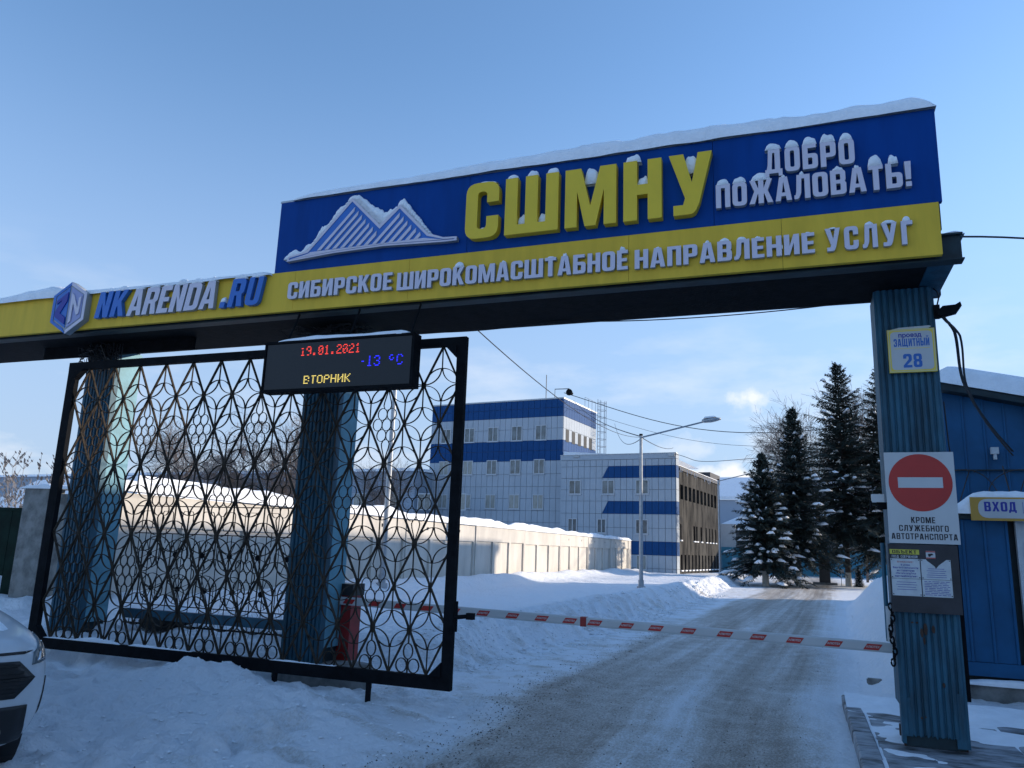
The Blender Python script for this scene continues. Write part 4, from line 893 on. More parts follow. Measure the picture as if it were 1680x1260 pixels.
while x<8.8:
    w=.27; zt_=4.22-.24*(x-2.13); zt_=max(zt_,2.4)
    f(MB().box((x,13.2,2.98),(x+w-.004,13.22,zt_)).box((x+w-.03,13.18,2.98),(x+w-.006,13.2,zt_-.02)),'wall_sheet',m_bwall) if zt_>3.02 else None
    f(MB().box((x,13.225,.2),(x+w-.004,13.245,2.975)).box((x+w-.03,13.205,.2),(x+w-.006,13.225,2.97)),'wall_sheet',m_bwall)
    x+=w
f(MB().box((2.13,13.17,2.96),(8.8,13.2,2.978)),'drip_strip',m_tealdk)
f(MB().box((2.14,13.25,.1),(2.22,18.0,4.3)).box((2.3,17.9,.1),(8.8,18.0,3.2)),'side_wall',m_bwall)
mb=MB(); a,b=(2.02,4.29),(8.9,2.64)
mb.add([(a[0],12.95,a[1]),(b[0],12.95,b[1]),(b[0],18.2,b[1]),(a[0],18.2,a[1]),(a[0],12.95,a[1]-.10),(b[0],12.95,b[1]-.10),(b[0],18.2,b[1]-.1),(a[0],18.2,a[1]-.1)],[(0,1,2,3),(7,6,5,4),(0,4,5,1),(1,5,6,2),(2,6,7,3),(3,7,4,0)])
f(mb,'roof',m_tealdk)
mb=MB(); nx,ny=60,60
for j in range(ny+1):
    for i in range(nx+1):
        u=i/nx; v=j/ny; x=a[0]-.03+(b[0]-a[0]+.03)*u; z=a[1]+(b[1]-a[1])*u; e=min(1,min(u*24,v*26,(1-u)*10)+.0)**.5 if min(u,v,1-u)>0 else 0
        mb.v.append((x,12.92+5.3*v,z+.01+(.31+.07*u+.07*float(vn(x*1.2,v*9)))*e))
for j in range(ny):
    for i in range(nx): k=j*(nx+1)+i; mb.f.append((k,k+1,k+nx+2,k+nx+1)); mb.mi.append(0)
o=mb.build('snow_cap',snow,smooth=True); tag(o,'thick snow blanket on the sloping guardhouse roof','snow')
wr=empty('barbed_wire',(3,11.05,2.4),'loops of barbed wire above the snow on the blue entrance wall','barbed wire')
for k in range(5):
    mb=MB(); cx=1.95+.62*k; mb.tube([(cx+.36*math.cos(t),11.05+.05*math.sin(3*t),2.42+.33*math.sin(t)) for t in np.linspace(-.25,PI+.25,26)],.006,5)
    for t in np.linspace(0,PI,14):
        p=Vector((cx+.36*math.cos(t),11.05,2.42+.33*math.sin(t))); r_=Vector((random.uniform(-1,1),random.uniform(-1,1),random.uniform(-1,1))).normalized()*.022; mb.tube([p-r_,p+r_],.004,4)
    part(mb,'wire_loop',m_wire,wr)
    part(MB().tube([(cx-.1,11.05,2.25),(cx-.16+random.uniform(-.05,.05),11.05,2.80)],.008,5).tube([(cx-.1,11.05,2.25),(cx+.07,11.05,2.75)],.007,5),'wire_post',m_wire,wr)
jb=empty('junction_box',(2.42,10.9,2.98),'small white junction box on the guardhouse wall where the cable ends','box')
part(MB().box((2.70,13.10,3.20),(2.80,13.17,3.30)).box((2.73,13.11,3.12),(2.77,13.16,3.2)),'box_body',m_paper,jb)
# small bits on the right snowbank
o=MB().box((.70,11.0,float(gz(.8,11.05))-.02),(.88,11.12,float(gz(.8,11.05))+.05)).build('brick',m_concd); bevel(o,.012,2); tag(o,'grey brick half buried in the snow under the barrier tip','brick')
# ---------------------------------------------------------------- left edge: concrete wall, green gate, shed
cw=empty('concrete_wall',(-11.5,9.5,0),'grey concrete end wall with snow cap at the left edge behind the grille','wall')
f=bpart(cw)
f(MB().box((-12.28,9.45,-.1),(-11.72,9.75,2.30)),'post',m_concd)
f(MB().box((-12.30,9.78,-.1),(-12.0,10.4,2.25)),'post',m_conc)
for i in range(3):
    o=f(MB().box((-11.7,9.55,-.1+.78*i),(-9.935,9.68,.66+.78*i)),'wall_panel',m_concd)
roll('snow_cap',-12.36,-9.84,9.42,9.80,2.30,lambda x:.09 if x<-11.7 else .06,'flat snow on the grey concrete end wall',40,.03)
gg=empty('green_gate',(-13.5,9.6,0),'dark green sheet gate at the left edge of the picture','gate')
for i in range(14): part(MB().box((-17.0+.33*i,9.62,.05),(-16.68+.33*i,9.66,1.93)),'gate_sheet',m_green,gg)
part(MB().box((-17.0,9.60,1.93),(-12.35,9.68,1.98)),'top_rail',m_green,gg)
sh=empty('shed',(-28,24,0),'low shed with a steep snow covered roof beyond the green gate','shed')
part(MB().box((-33,23,0),(-24,29,2.0)),'wall',m_grey,sh)
part(MB().add([(-34.0,22.6,1.7),(-23.5,22.6,2.1),(-23.5,29.4,2.1),(-34.0,29.4,1.7),(-30.0,23.6,3.7),(-24.5,23.6,3.9),(-24.5,28,3.9),(-30.0,28,3.7)],[(0,1,5,4),(1,2,6,5),(2,3,7,6),(3,0,4,7),(4,5,6,7)]),'snowy_roof',snow,sh)
# ---------------------------------------------------------------- concrete fence
cf=empty('concrete_fence',(-9.8,28,.3),'long cream concrete panel fence with recessed bays and snow on top','fence')
f=bpart(cf); y=9.0; FZ=2.28; _fr=random.Random(4)
k=0
while y<47.5:
    y1=min(y+4.75,47.75); L_=y1-y
    mb=MB().box((-9.92,y+.02,.0),(-9.86,y1-.02,FZ-.02))            # recessed back
    mb.box((-9.86,y+.02,FZ-.52),(-9.80,y1-.02,FZ-.02))            # header band
    nb_=3; bw=(L_-.04)/nb_
    for j in range(nb_+1):
        c=y+.02+bw*j; a_=max(y+.02,c-.085); b_=min(y1-.02,c+.085); mb.box((-9.86,a_,0),(-9.80,b_,FZ-.52))
    o=f(mb,'fence_panel',m_fence); o.location.x+=_fr.uniform(-.018,.018); o.location.z+=_fr.uniform(-.035,.02)
    mb=MB()
    for j in range(2):
        c=y+L_*(.27+.46*j); mb.box((-9.799,c-.03,FZ-.28),(-9.797,c+.03,FZ-.20))
    f(mb,'lifting_slots',m_blk) if k else None
    f(MB().box((-9.94,y1-.015,0),(-9.78,y1+.015,FZ-.01)),'joint_post',m_fence)
    y=y1; k+=1
roll0=roll
mb=MB(); n=260; m_=8
for i in range(n+1):
    yy=8.95+(47.85-8.95)*i/n; h=.11+.14*float(vn(yy*.8,3))+.05*float(vn(yy*3,5)); h*=min(1,(n-i)/5+.15)
    for k in range(m_+1):
        a=PI*k/m_; mb.v.append((-9.87-.115*math.cos(a)*(1+.25*float(vn(yy*2,9))),yy,FZ-.025+h*max(0,math.sin(a))**.6))
for i in range(n):
    for k in range(m_): a=i*(m_+1)+k; mb.f.append((a,a+1,a+m_+2,a+m_+1)); mb.mi.append(0)
o=mb.build('snow_cap',snow,smooth=True); fixn(o); tag(o,'long snow ridge on top of the cream concrete fence','snow')
# ---------------------------------------------------------------- striped office building
BR=R(-7)
ob=empty('office_building',(-8.94,60.74,0),'white clad office block with blue bands and a taller tower at its left','building',rz=BR)
def fb(mb,n,m,par=None): return mb.build(n,m,par or ob)
# local frame: x along the front (left negative), y away from the camera
fb(MB().box((-9.75,.10,-.3),(-.02,.82,9.2)),'core_wall',m_seam); fb(MB().box((-9.75,.84,-.3),(-.62,14.8,8.1)),'rear_core_wall',m_seam)
TX,TY=-10.45,1.87   # tower right front corner in this frame
fb(MB().box((TX-13.7,TY+.1,-.3),(TX-.04,TY+7.9,14.35)),'tower_core_wall',m_seam)
# low front block panels, one by one
cols=[-9.76+.523*i for i in range(19)]+[-.03]
rows=[(-.2,.40),(.40,1.40),(1.40,2.43),(2.43,3.45),(3.45,4.53),(4.53,5.53),(5.53,6.45),(6.45,7.39),(7.39,8.34),(8.34,8.88)]
blue=(2,5,8)
for ri,(z0,z1) in enumerate(rows):
    for ci,(a_,b_) in enumerate(zip(cols,cols[1:])):
        isb=ri in blue and (a_>-6.2)
        g=.014
        if ri in (5,8) and abs(a_-(-6.1))<.27:
            # slanted start of the band
            fb(MB().prism([(a_+g,z0+g),(b_-g,z1-g),(a_+g,z1-g)][::-1],0,.04),'facade_panel',m_pw); fb(MB().prism([(a_+g+.03,z0+g),(b_-g,z0+g),(b_-g,z1-g-.03)],0,.04),'facade_panel',m_pb); continue
        fb(MB().box((a_+g,0,z0+g),(b_-g,.04,z1-g)),'facade_panel',m_pb if isb else m_pw)
fb(MB().box((-9.80,-.05,8.89),(.02,.3,9.28)),'parapet',m_pw)
fb(MB().box((-9.82,-.09,9.28),(.06,.5,9.34)),'coping',m_metal)
fb(MB().box((-8.6,-.16,9.12),(-8.1,-.06,9.24)).box((-.55,-.18,9.05),(-.05,-.06,9.3)),'parapet_light',m_metal)
# clad return on the right side
for ri,(z0,z1) in enumerate(rows):
    fb(MB().box((-.02,.05,z0+.014),(.02,.80,z1-.014)),'facade_panel',m_pb if ri in blue else m_pw)
fb(MB().box((-.03,-.05,8.89),(.03,.83,9.28)),'parapet',m_pw)
# dark stucco flank with windows
fb(MB().box((-.6,.82,-.3),(-.30,14.9,8.05)),'back_wall',m_dkwin)
FW=([(1.25+1.3*k,1.25+1.3*k+.86) for k in range(10)],[(1.1,1.5),(5.2,5.75),(6.1,6.6),(7.6,8.1),(9.4,9.9),(10.7,11.1),(11.8,12.2),(13.0,13.4)],[(1.2+1.12*k,1.7+1.12*k) for k in range(12)])
mb=MB()
for a_,b_ in ((-.3,.25),(1.5,2.55),(3.85,5.80),(6.95,8.05)): mb.box((-.30,.82,a_),(0,14.9,b_))
for (a_,b_),ws_ in zip(((5.80,6.95),(2.55,3.85),(.25,1.5)),FW):
    e_=.82
    for p_,q_ in ws_: mb.box((-.30,e_,a_),(-.0,p_,b_)); e_=q_
    mb.box((-.30,e_,a_),(0,14.9,b_))
fb(mb,'stucco_wall',m_stucco)
for (a_,b_),ws_ in zip(((5.80,6.95),(2.55,3.85),(.25,1.5)),FW):
    for p_,q_ in ws_:
        w_=fb(MB().box((-.24,(p_+q_)/2-.03,a_),(-.20,(p_+q_)/2+.03,b_)),'window',m_dkwin); MB().box((-.225,p_+.02,a_),(-.215,(p_+q_)/2-.031,b_-.07)).box((-.225,(p_+q_)/2+.031,a_),(-.215,q_-.02,b_-.07)).build('pane',m_dkwin,w_)
        if a_<5: fb(MB().box((-.2,p_-.03,a_-.0),(.10,q_+.03,a_+.09)),'snowy_sill',snow)
fb(MB().box((-.4,.86,8.05),(.10,15.0,8.25)),'gutter_board',m_roofm)
def win(x0,x1,z0,z1,y=0,split=None,curt=False,side=False,par=None):
    d=.05; fw=.065
    def bb(a,b,c,d_,e,g):  # along, depth, z
        return ((a,c,e),(b,d_,g)) if not side else ((-d_,a,e),(-c,b,g))
    mb=MB()
    for a,b,e,g in ((x0,x1,z1-fw,z1),(x0,x1,z0,z0+fw),(x0,x0+fw,z0+fw,z1-fw),(x1-fw,x1,z0+fw,z1-fw)):
        p=bb(a,b,y-.06,y+.02,e,g); mb.box(*p)
    sp=x0+(x1-x0)*(split or .5); mb.box(*bb(sp-.035,sp+.035,y-.05,y+.01,z0+fw,z1-fw))
    mb.box(*bb(x0-.05,x1+.05,y-.12,y+.0,z0-.05,z0-.002))
    w=fb(mb,'window',m_frame,par)
    g=MB().box(*bb(x0+fw,x1-fw,y-.030,y-.02,z0+fw,z1-fw)).build('pane',m_curt if curt else m_glass,w)
    return w
random.seed(5)
for x0 in (-9.0,-6.1,-3.25): win(x0,x0+1.07,6.08,7.23,0,None,random.random()<.5)
for x0,w in ((-9.03,.8),(-6.47,.75),(-3.25,1.0)): win(x0,x0+w,2.98,4.12,0,None,random.random()<.5)
for x0,w in ((-9.03,.8),(-6.47,.75),(-3.2,.85)): win(x0,x0+w,.25,1.37,0,None,True)
# tower: facade of small panels joined, windows single
mb=MB(); 
bands=[(13.05,14.62,1),(10.95,13.05,0),(9.15,10.95,1),(-.2,9.15,0)]
ng=24; tw=13.7/ng
zr=[-.2,.8,1.8,2.8,3.8,4.8,5.85,6.9,8.0,9.15,10.05,10.95,12.0,13.05,13.85,14.6]
for a_,b_ in zip(zr,zr[1:]):
    isb= (a_>=13.0) or (9.1<=a_<10.9)
    mb.cur=1 if isb else 0
    for i in range(ng):
        xa=TX-13.7+tw*i; mb.box((xa+.014,TY,a_+.014),(xa+tw-.014,TY+.04,b_-.014))
    for i in range(13):
        ya=TY+.06+.60*i
        if b_>9.2 or True: mb.box((TX-.03,ya+.014,a_+.014),(TX+.01,ya+.60-.014,b_-.014))
o=fb(mb,'tower_cladding',[m_pw,m_pb]); o['kind']='stuff'
fb(MB().box((TX-13.75,TY-.05,14.6),(TX+.04,TY+8,14.72)),'coping',m_metal)
for x0 in (-12.55,-9.98,-7.5,-5.05,-2.66):
    win(TX+x0,TX+x0+1.08,10.97,12.32,TY)
for z0,z1,xs_ in ((7.98,9.28,(-12.6,-10.0,-7.5,-5.1,-2.75)),(4.93,6.20,(-12.6,-10.04,-7.5,-5.1,-2.77)),(1.9,3.15,(-12.6,-10.04,-7.5,-5.1,-2.77))):
    for x0 in xs_: win(TX+x0,TX+x0+1.06,z0,z1,TY,None,random.random()<.6)
for y0 in (.55,1.95,3.35,4.75,6.1): 
    fb(MB().box((TX-.01,TY+y0,10.85),(TX+.03,TY+y0+.70,11.95)),'window',m_dkwin)
fb(MB().add([(TX,TY+.1,9.3),(TX+9.6,TY+.1,9.25),(TX+9.6,TY+9,9.2),(TX,TY+9,9.25),(TX,TY+.1,9.9),(TX,TY+9,9.8)],[(0,1,2,3),(4,5,3),(0,4,5,3),(0,1,4),(1,2,5,4)]),'roof_snow',snow)
fb(MB().box((-9.6,.86,8.12),(-.72,14.7,8.5)),'flat_roof',snow)
fb(MB().box((-.7,.85,8.25),(-.05,15,8.42)).box((-9.5,12,8.2),(-.1,16,9.0)),'flank_roof_edge',m_roofm)
fb(MB().box((-.65,.85,8.425),(-.02,14.9,8.47)),'roof_snow_edge',snow)
mb=MB()
for k in range(26):
    y0=1+.54*k+random.uniform(-.1,.1); h=random.uniform(.1,.5); mb.tube([(.09,y0,8.25),(.09,y0,8.25-h)],[.06,.01],5)
fb(mb,'icicles',snow)
# roof bits: antenna, loudspeaker, ladder cage
fb(MB().tube([(TX-2.2,TY+1,14.7),(TX-2.2,TY+1,17.1)],.035,5),'antenna',m_wire)
fb(MB().tube([(TX-1.1,TY+.5,14.7),(TX-1.1,TY+.5,15.6),(TX+.3,TY+.5,15.55)],.04,5),'speaker_frame',m_wire)
fb(MB().tube([(TX+.35,TY+.3,15.2),(TX+.35,TY+.45,15.2),(TX+.35,TY+.5,15.2),(TX+.35,TY+1.0,15.2)],[.30,.28,.10,.12],14),'loudspeaker',m_blk)
mb=MB(); LY=TY+7.4
for yy in (LY,LY+.6): mb.tube([(TX+.35,yy,9.9),(TX+.35,yy,15.9)],.03,4)
for z in np.arange(10,15.8,.35): mb.tube([(TX+.35,LY,z),(TX+.35,LY+.6,z)],.02,4)
for z in np.arange(10.6,15.9,.7): mb.tube([(TX+.35+.75*math.sin(t),LY+.3-.45*math.cos(t),z) for t in np.linspace(0,PI,9)],.022,4)
for t in (.5,1.1,1.57,2.1,2.6): mb.tube([(TX+.35+.75*math.sin(t),LY+.3-.45*math.cos(t),10.6),(TX+.35+.75*math.sin(t),LY+.3-.45*math.cos(t),15.7)],.02,4)
for y2 in (0,.9,1.8,2.7): mb.tube([(TX+.1,LY-y2,14.6),(TX+.1,LY-y2,15.6)],.02,4)
mb.tube([(TX+.1,LY-2.7,15.6),(TX+.1,LY,15.6)],.02,4)
fb(mb,'roof_ladder',m_metal)
# long low wing behind the fence
lw_=empty('workshop_wing',(-31,62.5,0),'long low grey blue workshop wing with snowy roof behind the concrete fence','building',rz=math.atan2(68.97-62.25,-92.2+30.5)+PI)
f2=lambda mb,n,m: mb.build(n,m,lw_)
f2(MB().box((-70,0,-.3),(-1.6,12,8.1)),'wall',mat('wing_wall',(.26,.31,.37),.7,var=.1,vs=.7))
f2(MB().add([(-70,-.4,8.1),(-1.5,-.4,8.1),(-1.5,13,8.6),(-70,13,8.6),(-70,-.4,8.35),(-1.5,-.4,8.35),(-1.5,13,8.9),(-70,13,8.9)],[(0,1,5,4),(4,5,6,7),(1,2,6,5),(3,0,4,7),(3,2,1,0)]),'snowy_roof',snow)
for i in range(20):
    x=-66+3.6*i
    for z in (4.6,1.7):
        w=f2(MB().box((x,-.05,z),(x+1.4,.0,z+1.5)),'window',m_frame); MB().box((x+.1,-.07,z+.1),(x+.66,-.05,z+1.4)).box((x+.74,-.07,z+.1),(x+1.3,-.05,z+1.4)).build('pane',m_curt if i%3 else m_glass,w)
# ---------------------------------------------------------------- far right background
fa=empty('far_hall',(-3,100,0),'far pale hall with long snow covered roof beyond the street lamps','building')
part(MB().box((-14,98,0),(40,110,8.2)),'wall',mat('hall_wall',(.36,.42,.50),.8),fa)
part(MB().add([(-15,97.6,8.2),(41,97.6,8.2),(41,106,11.2),(-15,106,11.2),(-15,97.6,8.6),(41,97.6,8.6),(41,106,11.7),(-15,106,11.7)],[(0,1,5,4),(4,5,6,7),(1,2,6,5),(3,0,4,7),(2,3,7,6)]),'snowy_roof',snow,fa)
fh=empty('small_house',(-5,84,0),'small grey house with hipped snowy roof behind the first spruce','house')
part(MB().box((-6.2,82,0),(4,90,4.6)),'wall',mat('house_wall',(.17,.17,.17),.85,var=.2,vs=1),fh)
part(MB().add([(-7.6,81,4.6),(5,81,4.6),(5,91,4.6),(-7.6,91,4.6),(-3.2,86,6.9),(2,86,6.9)],[(0,1,5,4),(1,2,5),(2,3,4,5),(3,0,4),(3,2,1,0)]),'snowy_roof',snow,fh)
part(MB().box((-7.9,79.5,1.2),(-6.0,80.2,4.6)),'white_annex',m_white,fh)
tf=empty('teal_fence',(0,76,0),'far teal board fence behind the spruces','fence')
for i in range(34): part(MB().box((-9+1.0*i,76,0),(-8.03+1.0*i,76.06,2.35)),'fence_board',m_tealf,tf)
part(MB().box((-9,76.1,1.8),(25,76.14,2.0)),'fence_rail',m_tealf,tf)
rh=empty('brick_house',(6,86,0),'brownish low building glimpsed between the spruce trunks','building')
part(MB().box((3,84,0),(22,92,5)),'wall',mat('far_brick',(.16,.08,.06),.9),rh); part(MB().box((2.6,83.6,5),(22.4,92.4,5.4)),'snowy_roof',snow,rh)
mo=empty('monument',(1.3,53.0,0),'dark upright stone block with a snow cap at the end of the driveway','monument')
part(MB().prism([(.98,.1),(1.62,.1),(1.60,1.85),(1.5,1.95),(1.12,1.95),(1.0,1.85)],52.8,53.4),'slab',m_stone,mo)
part(MB().box((.6,52.5,0),(2.0,53.6,.14)),'plinth',m_concd,mo)
roll('snow_cap',1.0,1.6,52.8,53.4,1.93,lambda x:.13,'rounded snow on top of the dark monument',10)
sp_=empty('notice_post',(2.2,52,0),'little white notice on a thin post beside the monument','sign')
part(MB().tube([(2.2,52,0),(2.2,52,.95)],.02,5),'post',m_metal,sp_); part(MB().box((2.02,51.96,.75),(2.38,51.98,1.02)),'plate',m_white,sp_)
# building to the right, out of frame, whose shade lies over the gate
nbh=empty('neighbour_block',(20,20,0),'long three storey block right of the driveway that shades the gate','building')
f=bpart(nbh)
f(MB().box((14.0,-34,-.2),(26,43.8,9.5)),'wall',m_brick); f(MB().box((13.8,-34.2,9.5),(26.2,44.0,9.8)),'roof',snow)
me=MB().box((13.95,0,0),(14.01,1.5,1.5)).mesh('window',m_glass)
for i in range(22):
    for z in (1.2,4.2,7.2): o=inst('window',me,nbh,(0,-32+3.3*i,z)); o.matrix_parent_inverse=Matrix.Translation(-nbh.location)
# ---------------------------------------------------------------- street lamps
def lamp(x,y,H,arm,label,head=True):
    z0=float(gz(x,y)); l=empty('street_lamp',(x,y,z0),label,'street lamp','grey street lamps by the fence')
    MB().tube([(0,0,-.1),(0,0,.25),(0,0,.26),(0,0,H)],[.09,.09,.066,.05],10).build('pole',m_metal,l,smooth=False)
    MB().tube([(0,0,-.05),(0,0,.06)],.14,8).build('base_flange',m_metal,l)
    MB().tube([(0,0,H),(0,0,H+.06)],.06,8).build('pole_cap',m_blk,l)
    if head:
        a=Vector(arm); MB().tube([(0,0,H-.06),a*.3+Vector((0,0,H-.06)),a+Vector((0,0,H-.06))],.028,6).build('arm',m_metal,l)
        e=a+Vector((0,0,H-.06)); mb=MB(); n=10
        u=Vector((a.x,a.y,0)).normalized(); v=Vector((-u.y,u.x,0)); rings=[(-.05,.05,.05),(.05,.10,.07),(.25,.13,.08),(.42,.10,.06),(.55,.04,.03)]
        for s,w,h in rings:
            for k in range(n): t=2*PI*k/n; p=e+u*s+v*w*math.cos(t)+Vector((0,0,.03+s*.12+h*math.sin(t))); mb.v.append(tuple(p))
        for i in range(4):
            for k in range(n): mb.f.append((i*n+k,i*n+(k+1)%n,(i+1)*n+(k+1)%n,(i+1)*n+k)); mb.mi.append(0)
        mb.f+=[tuple(range(n-1,-1,-1)),tuple(range(4*n,5*n))]; mb.mi+=[0,0]
        mb.build('lamp_head',m_metal,l,smooth=True)
        mb=MB(); mb.add([tuple(e+u*s+v*w+Vector((0,0,.10+s*.12+hh))) for s,w,hh in ((0,-.08,0),(.4,-.09,0),(.4,.09,0),(0,.08,0),(.05,-.04,.06),(.33,-.05,.05),(.33,.05,.05),(.05,.04,.06))],[(0,1,5,4),(1,2,6,5),(2,3,7,6),(3,0,4,7),(4,5,6,7)]); mb.build('head_snow',snow,l)
    return l
lamp(-4.80,25.0,4.86,(2.0,.15,.50),'nearest grey street lamp with curved head standing in the snow beside the fence end')
lamp(-4.30,45.5,5.35,(2.3,.3,.62),'farther grey street lamp with its head against the first spruce')
lamp(-9.02,16.0,5.6,(0,0,0),'plain grey pole seen through the grille behind the display',False)
wg='overhead wires above the driveway'
T0=Vector((-19.2,64.3,15.2))
cable([T0,(2.5,60,10.9),(40,50,12)],.03,'uppermost dark wire crossing the sky from the tower roof to the right',.9,20,group=wg)
cable([(-18.5,65,14.6),(-4.8,25,5.32)],.018,'wire from the tower roof down to the nearest street lamp',.4,20,group=wg)
cable([(-4.8,25,5.3),(-9,60,9.6)],.015,'wire from the nearest lamp to the front block roof',.2,12,group=wg)
cable([(-15,66,12.6),(-4.8,25,5.25)],.014,'lower wire from the tower side down to the nearest street lamp',.8,20,group=wg)
cable([(-9,60.7,9.2),(-2,58,8.6),(30,52,9.5)],.02,'low wire running from the block corner behind the spruces',.3,16,group=wg)
cable([(-18.5,65,13.9),(3,58,9.6),(40,48,11)],.014,'faint thin wire below the uppermost one',.8,20,group=wg)
# ---------------------------------------------------------------- spruces
def arr_mesh(name,verts,n,m,smooth=False):
    """verts: (k,n,3) polygons of n corners"""
    k=len(verts); me=bpy.data.meshes.new(name); me.vertices.add(k*n); me.vertices.foreach_set('co',verts.reshape(-1)); me.loops.add(k*n); me.loops.foreach_set('vertex_index',np.arange(k*n))
    me.polygons.add(k); me.polygons.foreach_set('loop_start',np.arange(k)*n); me.polygons.foreach_set('loop_total',np.full(k,n)); me.update(calc_edges=True); me.materials.append(m); return me
def spruce_mesh(H,Rad,seed,dens=1.0,z0=.09,snowp=.2):
    r=np.random.default_rng(seed); Q=[]; SN=[]; BR_=MB()
    z=z0*H
    while z<H*.985:
        t=(z-z0*H)/(H*(1-z0)); L=Rad*(1-t)**.95*r.uniform(.72,1.08)+.05; nb=int((8 if t<.7 else 6)*dens)
        a0=r.uniform(0,6.28)
        for b in range(nb):
            az=a0+6.283*b/nb+r.uniform(-.35,.35); l=L*r.uniform(.5,1.22); up=(-.30+.95*t); d=np.array([math.cos(az),math.sin(az)])
            m_=int(7+l*7); s=np.linspace(.12,1,m_)
            zc=z+l*(up*s-.22*s**2*(1-t)+.20*np.maximum(0,s-.65)**1.0*.9)+r.uniform(-.08,.08)
            px=d[0]*l*s; py=d[1]*l*s
            if l>.8: BR_.tube([(0,0,z),(px[m_//2],py[m_//2],zc[m_//2]),(px[-1],py[-1],zc[-1])],[.03,.018,.006],3,False)
            for i in range(m_):
                # side twigs hang and spread; wider in the middle of the branch
                wl=(.16+.30*l*.28*math.sin(math.pi*min(1,s[i]*.8+.15)))
                for sgn in (-1,1):
                    for q_ in range(2):
                        ln=wl*r.uniform(.6,1.25); sp=r.uniform(.5,1.15)*sgn
                        dx=math.cos(az+sp); dy=math.sin(az+sp); dz=r.uniform(-.75,.10)
                        p=np.array([px[i],py[i],zc[i]]); e=p+np.array([dx,dy,dz])*ln
                        w=np.array([-dy,dx,r.uniform(-.5,.5)])*.036*r.uniform(.7,1.4)
                        mid=p*.45+e*.55
                        Q.append([p,mid+w,e,mid-w])
                # short upright needles breaking the outline
                p=np.array([px[i],py[i],zc[i]]); e=p+np.array([d[0]*.12+r.uniform(-.08,.08),d[1]*.12+r.uniform(-.08,.08),r.uniform(.02,.14)]); w=np.array([-d[1],d[0],0])*.04; mid=(p+e)/2; Q.append([p,mid+w,e,mid-w])
            if r.random()<snowp*(1.2-t)*.75 and l>.45:
                # snow pad lying on the outer part of the branch
                c=r.uniform(.62,.90); cx_,cy_=d*l*c; cz=np.interp(c,s,zc)+.05; rl=l*r.uniform(.08,.24)+.05; rw=r.uniform(.08,.28)*(.5+l*.2)
                k=9; ring=[]; 
                for j in range(k):
                    a=6.283*j/k; rr_=r.uniform(.45,1.3); u=rl*math.cos(a)*rr_; v=rw*math.sin(a)*rr_
                    x=cx_+d[0]*u-d[1]*v; y=cy_+d[1]*u+d[0]*v; ring.append((x,y,cz+up*u*.6-.05))
                top=[(cx_*(.5)+x*.5,cy_*.5+y*.5,cz*.4+zz*.6+r.uniform(.07,.14)) for x,y,zz in ring]
                SN.append((ring,top))
        z+=H*r.uniform(.012,.019)*(1.0 if t<.85 else .9)
    fm=arr_mesh('foliage',np.array(Q),4,m_needle)
    sm=MB()
    for ring,top in SN:
        k=len(ring); sm.add(ring+top,[(i,(i+1)%k,(i+1)%k+k,i+k) for i in range(k)]+[tuple(range(k,2*k)),tuple(reversed(range(k)))])
    return fm,sm.mesh('branch_snow',snow,True),BR_.mesh('branches',m_bark)
def spruce(x,y,H,Rad,seed,label,meshes=None,rz=0,snowp=.3,z0=.09,sc=1):
    zz=float(gz(x,y)); t=empty('spruce_tree',(x,y,zz),label,'tree','snowy spruces at the end of the driveway')
    fm,sm,bm_=meshes or spruce_mesh(H,Rad,seed,z0=z0,snowp=snowp)
    MB().tube([(0,0,-.1),(0,0,.8)],[.20,.17],10).build('whitewashed_trunk',m_whitew,t)
    MB().tube([(0,0,.8),(0,0,H*.5),(0,0,H*.97)],[.165,.10,.015],8).build('trunk',m_bark,t)
    for n_,me in (('crown',fm),('branch_snow',sm),('branches',bm_)): inst(n_,me,t,rot=(0,0,rz))
    return fm,sm,bm_
m1=spruce(-1.9,45.6,7.3,2.6,1,'smallest front spruce with big snow pads, leftmost of the row beside the far lamp',snowp=.62,z0=.16)
spruce(-.2,47.9,10.4,3.1,2,'second spruce from the left, slim and mid height in front of bare trees',snowp=.36,z0=.17)
m3=spruce(2.6,52.0,14.0,4.4,3,'tallest spruce with a sharp tip beside the dark monument',snowp=.30,z0=.20)
spruce(5.1,52.4,14.0,4.2,4,'rightmost tall spruce half hidden by the near blue pillar',snowp=.30,z0=.17)
ts=empty('spruce_tree',(3.14,51.5,float(gz(3.14,51.5))-.12),'tiny young spruce in the snow right of the monument','tree','snowy spruces at the end of the driveway')
for n_,me in zip(('crown','branch_snow','branches'),m1): inst(n_,me,ts,sc=(.15,.15,.18))
MB().tube([(0,0,0),(0,0,1.2)],[.03,.005],5).build('trunk',m_bark,ts)
